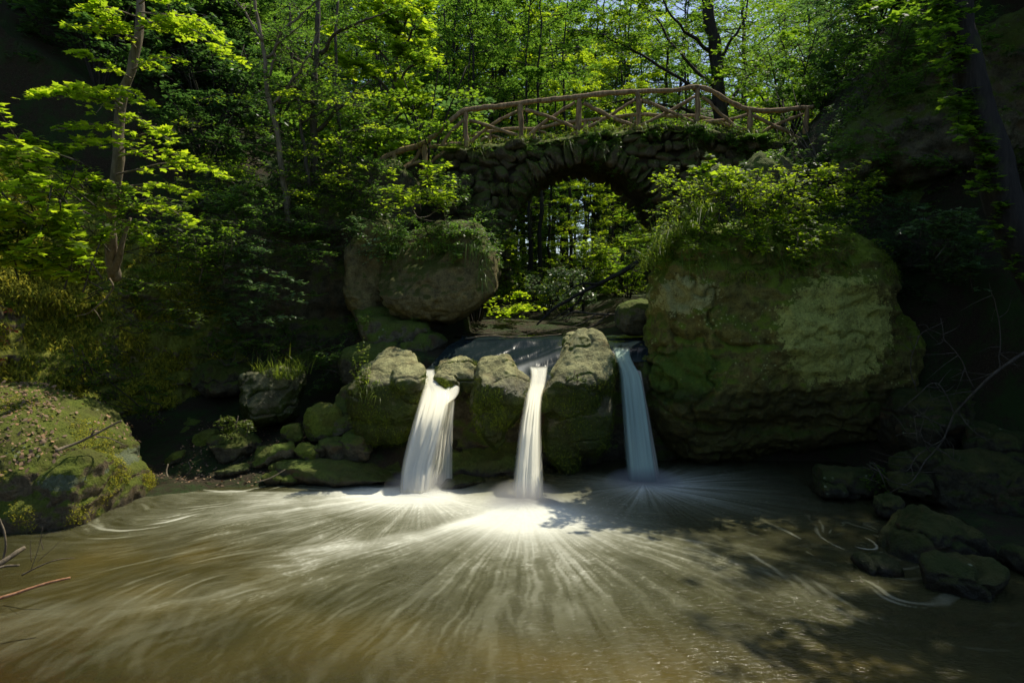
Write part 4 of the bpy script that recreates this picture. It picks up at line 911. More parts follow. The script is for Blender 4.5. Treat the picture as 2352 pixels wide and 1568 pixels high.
# ---- generic forest trees (a few meshes, copied)
def forest_tree_meshes(seed, H, r0, cb, cr, nl, leaf, kind='rhomb', lean=.03):
    f = Fol(seed); r = f.r
    tr = curve([(0, 0, -.6), (r.normal()*lean*H*.3, r.normal()*lean*H*.3, H*.3), (r.normal()*lean*H*.6, r.normal()*lean*H*.6, H*.65), (r.normal()*lean*H, r.normal()*lean*H, H)], 40, .12, seed)
    f.w.tube(tr, np.linspace(1, .12, 40)**1.1*r0, 9, .18)
    for i in range(nl):
        t = cb+(1-cb)*((i+.5)/nl)**.9; a = i*2.4+r.uniform(-.4, .4)
        k = t*39; base = tr[int(k)]
        pr = math.sin(min(1, (t-cb)/(1-cb)*.93+.12)*math.pi)**.6
        ln = cr*(.35+.75*pr)*r.uniform(.7, 1.15)
        e = base+np.array((math.cos(a)*ln, math.sin(a)*ln, ln*r.uniform(.05, .55)))
        limb = curve([base, (base+e)/2+(0, 0, -.05*ln), e], 12, .1, seed+i)
        f.w.tube(limb, np.linspace(r0*.32*(1.2-t), .012, 12), 5, .1)
        for j in range(3):
            b0 = limb[int(r.uniform(3, 11))]; aa = a+r.uniform(-1.1, 1.1); l2 = ln*r.uniform(.35, .65)
            f.spray(b0, b0+np.array((math.cos(aa)*l2, math.sin(aa)*l2, r.uniform(-.15, .25)*l2)), l2*.5, leaf, .012, 10, 9, .2, .35, True)
    return f
FT = []; FTH = [14, 15, 12, 16, 16, 15]
for i, (H, r0, cb, cr, nl, leaf) in enumerate([(14, .20, .16, 3.2, 40, .13), (15, .15, .24, 2.8, 38, .13), (12, .11, .10, 2.7, 36, .12), (16, .23, .20, 3.8, 44, .14), (16, .13, .55, 2.2, 12, .13), (15, .09, .5, 1.8, 10, .12)]):
    f = forest_tree_meshes(300+i, H, r0, cb, cr, nl, leaf)
    wm_ = f.w.mesh('trunk'); V, F = leaves_geo(np.concatenate(f.p), np.concatenate(f.n), np.concatenate(f.d), np.concatenate(f.s), 'rhomb')
    FT.append((wm_, fast_mesh('crown', V, F, False)))
def mcopy(me, mat):
    key = (me.name, mat.name)
    if key not in mcopy.c:
        c = me.copy(); c.materials.clear(); c.materials.append(mat); mcopy.c[key] = c
    return mcopy.c[key]
mcopy.c = {}
def forest_tree(kind, x, y, s, rz, label, group, lm, wm, tilt=0, z=None, top=(40, 260)):
    z = gh(x, y) if z is None else z
    want = CAMZ+(700+rt.uniform(*top))/FPX*y-z; s = max(.45, min(1.6, want/FTH[kind]))
    o = empty('tree', (x, y, z), label, 'tree', group); o.rotation_euler = (tilt, tilt*.6, rz); o.scale = (s, s, s)
    ob('trunk', mcopy(FT[kind][0], wm), None, o); ob('crown', mcopy(FT[kind][1], lm), None, o)
    return o
rt = np.random.default_rng(77)
def px2x(px, Y): return (px-1176)/FPX*Y
arch_t = [(1215, 27, 0), (1340, 25, 1), (1245, 40, 2), (1290, 46, 1), (1425, 27, 1), (1395, 38, 1), (1375, 50, 2), (1320, 55, 1), (1455, 44, 1), (1225, 50, 1), (1270, 60, 0), (1410, 62, 2)]
for i, (px, Y, k) in enumerate(arch_t):
    forest_tree(k, px2x(px, Y), Y, rt.uniform(.85, 1.15), rt.uniform(0, 6), 'slender dark forest tree seen through the arch of the bridge', 'forest trees seen through the arch', GREENS['lime' if i % 3 else 'sun'], BARKD, rt.uniform(-.03, .03), top=(-420, -150) if Y < 45 else (-250, 0))
ab_t = [(1060, 24, 1), (1000, 30, 3), (1120, 36, 0), (1165, 29, 0), (1250, 38, 2), (1300, 42, 3), (1530, 40, 1), (1480, 46, 0), (1590, 52, 0), (950, 38, 1), (1080, 44, 0), (1200, 60, 3), (1420, 50, 3), (1700, 48, 3), (1560, 62, 3), (1010, 60, 3), (1800, 60, 3), (880, 52, 3), (1300, 78, 3), (1100, 80, 3), (1650, 75, 3), (900, 85, 3), (1450, 90, 3)]
for i, (px, Y, k) in enumerate(ab_t):
    forest_tree(k, px2x(px, Y), Y, rt.uniform(.9, 1.2), rt.uniform(0, 6), 'tall sunlit forest tree rising behind the bridge railing', 'forest trees behind the bridge', GREENS['sun' if i % 3 else 'mid'], BARKD, rt.uniform(-.04, .04), top=(-150, 150))
for i in range(16):
    Y = rt.uniform(26, 50); px = rt.uniform(880, 1160) if i < 10 else rt.uniform(1160, 1500); Y = Y if i < 10 else Y+24
    forest_tree(1 if i % 3 else 0, px2x(px, Y), Y, 1, rt.uniform(0, 6), 'thin dark trunk among the sunlit trees behind the bridge', 'thin trunks behind the bridge', GREENS[('mid', 'dark', 'sun')[i % 3]], BARKD, rt.uniform(-.07, .07), top=(-50, 150))
for i in range(22):
    Y = rt.uniform(25, 44); px = (600+i*46+rt.uniform(-30, 30))
    forest_tree(4+i % 2, px2x(px, Y), Y, 1, rt.uniform(0, 6), 'slim dark bare trunk with a high crown in the wood behind the bridge', 'slim bare trunks behind the bridge', GREENS['mid'], BARKD, rt.uniform(-.08, .08), top=(80, 260))
for i in range(11):
    Y = rt.uniform(26, 40); px = 1185+i*26+rt.uniform(-8, 8)
    forest_tree(4+i % 2, px2x(px, Y), Y, 1, rt.uniform(0, 6), 'slim bare trunk standing upstream in the view under the arch', 'slim bare trunks under the arch', GREENS['lime'], BARKD, rt.uniform(-.05, .05), top=(-150, 60))
lf_t = [(415, 17, 1), (520, 18.5, 0), (585, 20, 1), (640, 22, 3), (700, 25, 0), (350, 20, 0), (260, 18, 3), (150, 17, 0), (30, 17, 3), (470, 26, 3), (560, 32, 3), (760, 32, 0), (820, 26, 1), (880, 22, 1), (310, 28, 3), (120, 26, 3), (-60, 22, 3), (660, 42, 3), (420, 45, 3), (200, 45, 3), (780, 60, 3), (0, 40, 3), (560, 60, 3)]
for i, (px, Y, k) in enumerate(lf_t):
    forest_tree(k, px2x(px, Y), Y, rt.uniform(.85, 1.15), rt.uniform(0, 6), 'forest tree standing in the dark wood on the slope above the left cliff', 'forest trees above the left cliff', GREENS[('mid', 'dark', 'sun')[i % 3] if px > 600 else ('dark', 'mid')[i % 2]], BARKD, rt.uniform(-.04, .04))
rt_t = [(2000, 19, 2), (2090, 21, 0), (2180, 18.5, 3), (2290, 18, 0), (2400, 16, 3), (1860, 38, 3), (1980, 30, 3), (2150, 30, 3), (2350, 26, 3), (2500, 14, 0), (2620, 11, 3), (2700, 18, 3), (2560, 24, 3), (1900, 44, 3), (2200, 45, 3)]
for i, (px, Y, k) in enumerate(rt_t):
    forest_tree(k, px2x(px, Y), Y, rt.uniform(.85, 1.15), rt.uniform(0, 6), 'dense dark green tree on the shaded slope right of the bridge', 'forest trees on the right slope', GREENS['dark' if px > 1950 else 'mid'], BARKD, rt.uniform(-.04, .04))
# understory: a few shrub meshes, copied
SH = []
for i in range(3):
    f = Fol(350+i)
    for j in range(7):
        a = j*.9; f.w.tube(curve([(0, 0, -.3), (math.cos(a)*.4, math.sin(a)*.4, .8), (math.cos(a)*1.0, math.sin(a)*1.0, 1.7+.2*(j % 3))], 10), np.linspace(.03, .008, 10), 4)
    for j in range(38):
        a = f.r.uniform(0, 6.28); q = math.sqrt(f.r.random())*.9; zz = f.r.uniform(.1, 2.0)*(1.15-q*.5); b0 = np.array((math.cos(a)*q, math.sin(a)*q, zz)); l2 = f.r.uniform(.4, .9)
        f.spray(b0, b0+np.array((math.cos(a)*l2, math.sin(a)*l2, f.r.uniform(-.1, .4)*l2)), .38, .10, .01, 9, 8, .2, .3, True)
    wm_ = f.w.mesh('stems'); V, F = leaves_geo(np.concatenate(f.p), np.concatenate(f.n), np.concatenate(f.d), np.concatenate(f.s), 'oval')
    SH.append((wm_, fast_mesh('foliage', V, F, False)))
def understory(i, px, Y, s, label, group, lm, dz=0):
    x = px2x(px, Y); o = empty('shrub', (x, Y, gh(x, Y)+dz), label, 'shrub', group); o.rotation_euler = (0, 0, rt.uniform(0, 6)); o.scale = (s, s, s*rt.uniform(.8, 1.2))
    ob('stems', mcopy(SH[i % 3][0], BARKD), None, o); ob('foliage', mcopy(SH[i % 3][1], lm), None, o)
for i in range(24):
    Y = rt.uniform(20, 48); understory(i, rt.uniform(1150, 1500), Y, rt.uniform(.45, .8)*(1+.03*(Y-19)), 'leafy shrub of the undergrowth seen through the arch', 'shrubs seen through the arch', GREENS[('sun', 'lime', 'lime', 'cool')[i % 4]])
for i in range(26):
    Y = rt.uniform(19.5, 40); understory(i, rt.uniform(1500, 1900) if i % 3 else rt.uniform(930, 1150), Y, rt.uniform(1.0, 1.9), 'leafy shrub of the woodland floor behind the bridge', 'shrubs behind the bridge', GREENS[('sun', 'mid', 'lime', 'cool')[i % 4]])
for i in range(30):
    Y = rt.uniform(16.5, 28); understory(i, rt.uniform(300, 1000), Y, rt.uniform(.6, 1.3), 'leafy shrub on the woodland slope above the left cliff', 'shrubs above the left cliff', GREENS[('mid', 'sun', 'cool', 'dark')[i % 4]])
for i in range(22):
    Y = rt.uniform(15.5, 24); understory(i, rt.uniform(1850, 2500), Y, rt.uniform(.9, 1.7), 'dark leafy shrub on the shaded right slope', 'shrubs on the right slope', GREENS[('mid', 'dark', 'cool')[i % 3]])
for i in range(44):
    Y = rt.uniform(14.5, 24); understory(i, rt.uniform(-250, 560), Y, rt.uniform(1.0, 1.8), 'dark leafy shrub on the steep slope at the upper left', 'shrubs on the upper left slope', GREENS[('dark', 'mid', 'dark')[i % 3]])
for i in range(10):
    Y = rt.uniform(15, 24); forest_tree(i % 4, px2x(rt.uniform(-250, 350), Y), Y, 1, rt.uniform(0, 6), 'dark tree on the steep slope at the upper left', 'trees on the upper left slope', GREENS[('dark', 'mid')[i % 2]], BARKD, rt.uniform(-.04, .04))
# woodland that reads as one mass far behind
f = Fol(390)
for i in range(150):
    Y = rt.uniform(62, 120); px = rt.uniform(-300, 2700)
    if 1500 < px < 1740 and i % 3: continue
    x = px2x(px, Y); z0 = gh(x, Y); zt_ = CAMZ+(760)/FPX*Y
    if 1480 < px < 1760: zt_ = CAMZ+(400)/FPX*Y
    for k in range(4):
        zz = z0+(zt_-z0)*(k+.5)/4*1.0
        f.cloud((x+rt.normal()*2, Y+rt.normal()*3, zz), (6.5, 4, (zt_-z0)/5), 520, .55, .5)
V, F = leaves_geo(np.concatenate(f.p), np.concatenate(f.n), np.concatenate(f.d), np.concatenate(f.s), 'rhomb')
tag(ob('distant_woodland', fast_mesh('distant_woodland', V, F, False), GREENS['mid']), 'far-off sunlit woodland closing the valley', 'woodland', None, 'stuff')
# the tree with spreading limbs in front of the sky, right of the railing top
def limb_tree(name, label, trunk, rads, limbs, lm, wm, leaf, tmpl='rhomb', seed=1, per=5, wid=.8, ntw=10, lpt=9, cat='tree', wsub=.5):
    root = empty(name, trunk[0], label, cat); f = Fol(seed); r = f.r
    tc = curve(trunk, 50, .06, seed); f.w.tube(tc, np.linspace(rads[0], rads[1], 50), 10, .2)
    for i, l in enumerate(limbs):
        c = curve(l, 22, .12, seed+i); f.w.tube(c, np.linspace(min(rads[1]*.9+.01, .075), .012, 22), 6, .12)
        for j in range(per):
            k = int(r.uniform(4, 21)); b0 = c[k]; dv = (c[min(21, k+1)]-c[k-1]); dv /= np.linalg.norm(dv)
            a = r.uniform(0, 6.28); l2 = wsub*r.uniform(.7, 1.5)
            dd = dv*.6+np.array((math.cos(a), math.sin(a), r.uniform(-.3, .3))); dd /= np.linalg.norm(dd)
            f.spray(b0, b0+dd*l2, wid*r.uniform(.6, 1.1), leaf, .012, ntw, lpt, .15, .3)
    return f.build(root, tmpl, lm, wm)
TY = 21.0
limb_tree('tree', 'large dark trunked tree with long spreading limbs in front of the blue sky gap', [P(1668, 420, TY), P(1655, 260, TY), P(1640, 120, TY), P(1620, -20, TY), P(1600, -220, TY)], (.26, .15), [
    [P(1650, 250, TY), P(1560, 180, TY-.5), P(1440, 110, TY-1), P(1340, 70, TY-1)], [P(1655, 290, TY), P(1560, 250, TY-.5), P(1450, 230, TY-1), P(1380, 250, TY-1)],
    [P(1640, 120, TY), P(1560, 60, TY-.5), P(1500, -40, TY-.5)], [P(1640, 150, TY), P(1700, 60, TY), P(1740, -60, TY+.5)], [P(1645, 200, TY), P(1560, 120, TY+1), P(1500, 30, TY+1), P(1440, -60, TY+1)],
    [P(1650, 260, TY), P(1720, 170, TY+.5), P(1790, 90, TY+.5)], [P(1620, 0, TY), P(1540, -60, TY), P(1440, -100, TY)]],
    GREENS['sun'], BARKD, .12, seed=401, per=9, wid=.9, ntw=11, lpt=10, wsub=1.0)
# thin trees in the left middle ground
def px3(l): return [P(*t) for t in l]
limb_tree('sapling', 'thin crooked pale sapling with a broken side branch left of centre', px3([(662, 520, 14.2), (655, 440, 14.2), (648, 380, 14.2), (635, 300, 14.2), (618, 220, 14.2), (606, 130, 14.2), (592, 50, 14.2), (575, -60, 14.2)]), (.085, .03),
    [px3([(612, 175, 14.2), (640, 110, 14.0), (700, 50, 13.8)]), px3([(620, 240, 14.2), (700, 150, 14), (740, 60, 14)]), px3([(600, 90, 14.2), (560, 20, 14.2), (500, -20, 14)]), px3([(606, 130, 14.2), (690, 30, 14.3), (760, -30, 14.3)])], GREENS['mid'], BARKL, .07, 'rhomb', 411, 6, .45, 8, 7, wsub=.5)
limb_tree('sapling', 'straight grey young tree right of the thin crooked sapling', px3([(728, 500, 15), (726, 400, 15), (722, 300, 15), (724, 180, 15), (730, 60, 15), (735, -80, 15)]), (.11, .05),
    [px3([(724, 300, 15), (790, 240, 14.6), (850, 190, 14.3)]), px3([(724, 180, 15), (660, 110, 14.7), (610, 90, 14.5)]), px3([(728, 120, 15), (800, 60, 14.5), (880, 30, 14.3)]), px3([(724, 250, 15), (680, 200, 14.5), (640, 190, 14.2)])], GREENS['mid'], BARK, .075, 'rhomb', 412, 8, .5, 9, 8, wsub=.6)
limb_tree('sapling', 'slender young tree bending left beside the abutment thicket', px3([(720, 470, 14.6), (705, 380, 14.6), (690, 280, 14.6), (672, 150, 14.6), (665, 0, 14.6)]), (.055, .02),
    [px3([(690, 280, 14.6), (760, 250, 14.3), (820, 240, 14)]), px3([(680, 200, 14.6), (740, 140, 14.3)])], GREENS['sun'], BARK, .075, 'rhomb', 413, 7, .5, 8, 8, wsub=.5)
limb_tree('maple_tree', 'bright lime green maple overhanging from above, left of the bridge', px3([(860, 560, 18.3), (835, 480, 18.3), (850, 400, 18.3), (880, 300, 18.1), (905, 200, 17.9), (915, 90, 17.8), (905, -60, 17.7)]), (.08, .04),
    [px3([(905, 200, 17.9), (950, 150, 17.5), (1000, 130, 17.3)]), px3([(912, 120, 17.8), (950, 70, 17.3), (960, 30, 17.1)]), px3([(900, 220, 17.9), (840, 160, 17.5), (790, 140, 17.3)]), px3([(885, 290, 18.1), (940, 250, 17.7), (985, 230, 17.5)]),
     px3([(908, 160, 17.8), (850, 90, 17.5), (800, 50, 17.3)]), px3([(914, 60, 17.8), (870, 0, 17.5), (820, -30, 17.3)]), px3([(880, 320, 18.1), (820, 280, 17.7), (770, 270, 17.5)]), px3([(912, 100, 17.8), (940, 20, 17.6), (950, -40, 17.3)]), px3([(880, 300, 18.1), (900, 330, 17.6), (950, 345, 17.3)])],
    GREENS['lime'], BARK, .155, 'maple', 414, 9, .62, 9, 7, wsub=.7)
limb_tree('sapling', 'dim green young tree filling the gap left of the lime green maple', px3([(790, 470, 15.5), (785, 350, 15.5), (770, 200, 15.5), (775, 0, 15.5)]), (.07, .03),
    [px3([(780, 330, 15.5), (820, 290, 15.2), (855, 290, 15.0)]), px3([(775, 250, 15.5), (700, 230, 15), (640, 240, 14.8)]), px3([(778, 380, 15.5), (820, 365, 15.2), (850, 375, 15.0)]), px3([(778, 380, 15.5), (700, 350, 15), (650, 340, 14.8)]), px3([(772, 180, 15.5), (700, 120, 15), (620, 60, 14.8)])],
    GREENS['mid'], BARK, .085, 'rhomb', 415, 10, .55, 9, 8, wsub=.7)

# ---- the leaning tree in the left foreground and its maple sprays
root = empty('maple_tree', P(250, 610, 9.9), 'slender leaning maple with layered bright leaves rooted on the left cliff', 'tree')
f = Fol(501)
f.w.tube(curve(px3([(262, 640, 10.3), (254, 570, 10.0), (248, 500, 9.8), (262, 440, 9.7), (272, 370, 9.6), (274, 290, 9.6), (280, 215, 9.5), (303, 160, 9.5), (318, 80, 9.5), (321, 10, 9.5), (318, -80, 9.5)]), 70, .03, 3), np.linspace(.105, .05, 70), 12, .22)
f.w.tube(curve(px3([(258, 630, 10.2), (275, 585, 10.0), (280, 560, 9.9), (300, 500, 9.9)]), 20), np.linspace(.07, .02, 20), 7, .2)
SP = [  # start, end (px, py, Y), twig length, leaf, twigs
    ((280, 240, 9.4), (150, 200, 8.0), .34, .15, 12), ((275, 250, 9.4), (75, 225, 7.9), .36, .15, 16), ((275, 300, 9.4), (120, 300, 8.1), .30, .14, 12), ((272, 330, 9.4), (170, 340, 8.3), .32, .14, 12),
    ((315, 90, 9.4), (165, 60, 8.6), .36, .11, 16), ((318, 40, 9.4), (190, 20, 8.8), .36, .11, 14), ((320, 60, 9.4), (430, 50, 8.6), .4, .11, 16), ((319, 30, 9.4), (520, 130, 8.5), .45, .11, 26), ((318, 70, 9.4), (470, 80, 8.8), .4, .12, 18),
    ((320, 10, 9.4), (400, -20, 8.8), .45, .12, 18), ((303, 160, 9.4), (430, 140, 8.8), .3, .10, 14), ((320, 50, 9.4), (560, 140, 9.2), .35, .11, 18), ((300, 180, 9.4), (180, 120, 8.6), .3, .12, 10),
    ((278, 260, 9.4), (400, 330, 8.8), .32, .12, 12), ((274, 350, 9.5), (390, 300, 9.0), .28, .13, 10), ((272, 360, 9.5), (440, 370, 8.7), .36, .13, 16), ((268, 400, 9.5), (540, 410, 8.7), .42, .12, 22),
    ((262, 430, 9.5), (450, 450, 8.7), .36, .13, 16), ((255, 470, 9.6), (440, 520, 8.8), .36, .13, 16), ((262, 420, 9.5), (130, 420, 8.6), .4, .14, 14), ((255, 480, 9.6), (120, 500, 8.6), .4, .14, 14),
    ((250, 500, 9.6), (340, 560, 8.9), .3, .12, 10), ((280, 220, 9.4), (350, 240, 8.6), .3, .11, 12), ((285, 200, 9.4), (220, 260, 8.5), .3, .12, 10), ((312, 110, 9.4), (250, 40, 8.9), .4, .11, 14)]
for (a, b, wd, lf, nt_) in SP: f.spray(P(*a), P(*b), wd*1.05, lf*.74, .016, nt_+2, 7, .12, .16, True, (0, -.05, 1))
f.build(root, 'maple', GREENS['lime'], BARKL)
def bush(name, label, base, sprays, leaf, lm, tmpl='oval', seed=1, wid=.3, ntw=10, lpt=8, cat='shrub', wm=None, rad=.012, clouds=(), flat=.3, upn=(0, -.15, 1), group=None):
    root = empty(name, base, label, cat, group); f = Fol(seed)
    for (a, b) in sprays: f.spray(a, b, wid, leaf, rad, ntw, lpt, .15, flat, True, upn)
    bs = np.asarray(base, float)
    for (a, b) in sprays[::7]:
        a = np.asarray(a, float); f.w.tube(curve([bs, (bs+a)/2+np.array((0, .12, -.08)), a], 10, .03, 5), np.linspace(.012, .006, 10), 5)
    for (c, r, n) in clouds: f.cloud(c, r, n, leaf)
    return f.build(root, tmpl, lm, wm or BARK, 'foliage', 'stems')
def fan(cx, cy, Y, rx, ry, n, seed, dep=.8, Lm=(.4, .9), updir=(0, -.5, .4)):
    """n sprays spread over an ellipse of the hillside, each starting inside and reaching out to the pool side"""
    r = np.random.default_rng(seed); o = []
    for i in range(n):
        a = r.uniform(0, 6.28); q = math.sqrt(r.random()); p = P(cx+math.cos(a)*q*rx, cy+math.sin(a)*q*ry, Y+r.uniform(-.5, .5)*dep)
        d = np.array(updir)+r.normal(size=3)*.55; d /= np.linalg.norm(d); ln = r.uniform(*Lm)
        o.append((p-d*ln*.5+np.array((0, .15, 0)), p+d*ln*.5))
    return o
bush('shrub', 'bright maple thicket at the far left edge over the mossy cliff', P(60, 560, 8.6), fan(60, 430, 7.9, 110, 110, 26, 1, 1.2, (.5, 1.0))+fan(110, 580, 8.2, 120, 60, 16, 2, 1.0, (.5, 1.0)), .12, GREENS['lime'], 'maple', 601, .32, 9, 6)
bush('shrub', 'cooler green leafy twigs below the maple thicket on the left edge', P(90, 600, 8.8), fan(90, 520, 8.4, 130, 110, 22, 3, 1.0, (.5, .9))+fan(190, 470, 9.2, 110, 70, 12, 4, .6, (.4, .8)), .085, GREENS['sun'], 'oval', 602, .3, 9, 8)
bush('shrub', 'sunlit undergrowth along the top of the left cliff behind the leaning maple', P(430, 440, 15.5), fan(430, 390, 15.3, 130, 55, 22, 5, 1.5, (.5, 1.0))+fan(480, 440, 15.0, 110, 40, 12, 6, 1.0), .085, GREENS['sun'], 'oval', 603, .36, 10, 8)
bush('shrub', 'green undergrowth at the forest edge under the crooked sapling', P(600, 470, 14), fan(620, 430, 14.2, 120, 60, 26, 7, 1.5, (.5, 1.1))+fan(760, 400, 14.6, 110, 70, 26, 8, 1.5, (.5, 1.1)), .085, GREENS['sun'], 'oval', 604, .4, 10, 8)
bush('shrub', 'dim undergrowth behind the leaning maple in the dark wood', P(400, 330, 15), fan(420, 330, 15.0, 110, 60, 18, 9, 2, (.5, 1.1))+fan(570, 340, 17.0, 120, 60, 18, 10, 2, (.5, 1.1)), .09, GREENS['mid'], 'oval', 605, .4, 9, 7)
bush('shrub', 'bright leafy shrub on top of the pale rounded boulder left of the arch', P(960, 500, 13.2), fan(965, 435, 13.0, 85, 45, 20, 11, .9, (.4, .8))+fan(900, 455, 13.0, 40, 25, 6, 12, .6), .095, GREENS['lime'], 'oval', 606, .28, 9, 7)
bush('shrub', 'low dark green ivy and herbs draped over the top of the pale rounded boulder', P(980, 540, 13.1), fan(980, 528, 12.9, 110, 22, 24, 13, .6, (.3, .6), (0, -.7, -.2))+fan(1080, 560, 12.9, 60, 40, 14, 14, .6, (.3, .6), (0, -.6, -.3)), .07, GREENS['mid'], 'oval', 607, .22, 9, 7)
bush('shrub', 'leafy sapling branches hanging over the narrow upright rock', P(840, 560, 13.4), fan(860, 545, 13.2, 70, 45, 16, 15, .6, (.3, .7)), .08, GREENS['cool'], 'oval', 608, .26, 8, 7)
bush('shrub', 'layered maple twigs reaching over the dark hollow in the left bank', P(480, 620, 12.4), [(P(a, b, 12.6), P(c, d, 11.9)) for a, b, c, d in ((500, 590, 600, 575), (500, 620, 690, 650), (520, 640, 715, 655), (500, 655, 660, 690), (480, 680, 600, 700), (500, 690, 640, 725), (450, 640, 560, 640), (460, 610, 560, 600), (540, 660, 690, 675), (470, 720, 560, 735), (520, 700, 620, 745))], .085, GREENS['cool'], 'maple', 609, .3, 13, 7)
bush('shrub', 'bushy herbs above the overhanging shaded rock on the left bank', P(520, 840, 12.4), fan(540, 800, 12.3, 110, 30, 24, 17, .8, (.3, .6))+fan(700, 790, 13.4, 80, 40, 16, 18, .8, (.3, .6)), .06, GREENS['mid'], 'oval', 610, .2, 9, 7)
bush('shrub', 'dark green bush behind the rounded green rock near the left ledge', P(760, 850, 12.9), fan(780, 850, 12.9, 60, 60, 22, 19, .8, (.3, .6))+fan(640, 820, 13, 60, 40, 10, 191, .8, (.3, .6)), .06, GREENS['mid'], 'oval', 611, .2, 9, 7)
bush('plant', 'small leafy plant growing on the dark rock by the left bank', P(530, 1000, 10.9), fan(525, 980, 10.8, 48, 18, 14, 20, .3, (.15, .35), (0, -.2, .5)), .05, GREENS['grass'], 'oval', 612, .12, 7, 6, 'plant')
bush('plant', 'low herbs climbing the foot of the mossy cliff', P(330, 940, 11.6), fan(335, 930, 11.3, 35, 50, 16, 21, .4, (.2, .4))+fan(180, 850, 10.6, 50, 40, 14, 22, .4, (.2, .4))+fan(240, 860, 11.0, 60, 60, 16, 220, .4, (.2, .4)), .05, GREENS['sun'], 'oval', 613, .14, 7, 6, 'plant')
lay = []; rl2 = np.random.default_rng(55)
for i in range(24):
    px, py = rl2.uniform(430, 850), rl2.uniform(200, 450); s_ = rl2.choice((-1, 1)); ln_x = rl2.uniform(60, 130)
    lay.append((P(px-s_*ln_x/2, py+12, 14.0), P(px+s_*ln_x/2, py, 13.3)))
bush('sapling', 'young beech with flat layered sprays in the sun between the crooked sapling and the bridge', P(690, 560, 14.3), lay, .075, GREENS['lime'], 'oval', 640, .42, 14, 8, 'tree', BARK, .014)
# through the arch
bush('shrub', 'bright bush framed by the arch at its left edge', P(1170, 700, 15.0), fan(1165, 610, 14.8, 26, 75, 22, 23, .6, (.3, .6)), .08, GREENS['lime'], 'oval', 614, .22, 9, 8)
bush('shrub', 'large silvery green bush in the middle of the view under the bridge', P(1300, 740, 18), fan(1295, 660, 18, 80, 40, 28, 24, 1.4, (.4, .9)), .085, GREENS['cool'], 'oval', 615, .35, 10, 9)
bush('shrub', 'lime green sunlit bush glowing below the arch', P(1370, 680, 21), fan(1360, 580, 21, 40, 30, 18, 25, 1.0, (.5, 1.0)), .13, GREENS['lime'], 'oval', 616, .4, 9, 8)
bush('shrub', 'leafy bank of bushes far upstream under the bridge', P(1320, 690, 30), fan(1320, 610, 29, 140, 60, 38, 26, 3, (.8, 1.8)), .15, GREENS['sun'], 'oval', 617, .7, 10, 9)
bush('shrub', 'bush growing against the right foot of the arch', P(1450, 640, 17), fan(1460, 560, 17.5, 26, 80, 16, 27, 1, (.4, .9)), .085, GREENS['sun'], 'oval', 618, .35, 9, 8)
# on the huge boulder
bush('shrub', 'bright green shrub crowning the huge boulder in the sun', P(1700, 560, 12.0), fan(1640, 470, 10.8, 120, 60, 42, 28, 1.2, (.35, .8), (0, -.5, .1))+fan(1820, 460, 11.2, 150, 70, 58, 29, 1.3, (.35, .8), (0, -.5, .1))+fan(1720, 540, 10.4, 190, 35, 34, 30, .8, (.3, .7), (0, -.6, -.3))+fan(1700, 425, 10.9, 200, 30, 26, 311, 1.2, (.3, .6), (0, -.3, .6))+fan(1930, 440, 11.6, 90, 60, 24, 31, 1, (.35, .8)), .07, GREENS['lime'], 'oval', 619, .24, 10, 8)
bush('shrub', 'broad-leaved sprig on the left part of the boulder shrub', P(1660, 430, 11.2), fan(1660, 400, 11.1, 60, 14, 8, 32, .4, (.3, .6)), .12, GREENS['lime'], 'maple', 620, .2, 7, 6)
bush('shrub', 'dark creeper hanging down the upper right side of the huge boulder', P(2000, 560, 11.6), fan(2010, 520, 11.9, 130, 70, 50, 33, 1.2, (.3, .8), (0, -.6, -.2))+fan(2120, 620, 12.0, 110, 80, 40, 34, 1.2, (.3, .8), (0, -.6, -.2))+fan(1900, 580, 11.2, 90, 40, 20, 35, .6, (.3, .6), (0, -.6, -.4)), .07, GREENS['dark'], 'oval', 621, .24, 10, 8)
bush('shrub', 'shaded shrub with pale leaves in front of the dark hollow on the right', P(2160, 560, 10.8), fan(2160, 520, 10.8, 90, 26, 16, 36, .8, (.3, .7))+fan(2200, 600, 10.8, 80, 60, 20, 37, .8, (.3, .7)), .08, GREENS['cool'], 'maple', 622, .26, 8, 7)
bush('shrub', 'leafy undergrowth at the right end of the bridge', P(1880, 380, 14.5), fan(1850, 380, 14.6, 130, 30, 34, 38, 1, (.3, .8))+fan(1980, 300, 15.0, 80, 80, 34, 39, 1.2, (.3, .8))+fan(1800, 200, 18, 110, 110, 50, 391, 2, (.4, 1.0)), .08, GREENS['mid'], 'oval', 623, .3, 9, 8)
bush('shrub', 'creeping bush over the rock outcrop on the right', P(2120, 300, 13.2), fan(2100, 150, 13.0, 110, 130, 60, 40, 1.6, (.4, .9))+fan(2120, 330, 12.8, 130, 60, 40, 41, 1.2, (.3, .8), (0, -.6, -.3))+fan(2000, 120, 14, 130, 120, 50, 411, 1.6, (.4, .9)), .085, GREENS['mid'], 'oval', 624, .3, 9, 8)
bush('plant', 'trailing ivy on the low green slab at the right bank', P(2020, 1110, 9.2), fan(2025, 1100, 9.2, 38, 22, 12, 42, .3, (.15, .35), (0, -.5, -.5)), .045, GREENS['sun'], 'oval', 625, .1, 7, 6, 'plant')
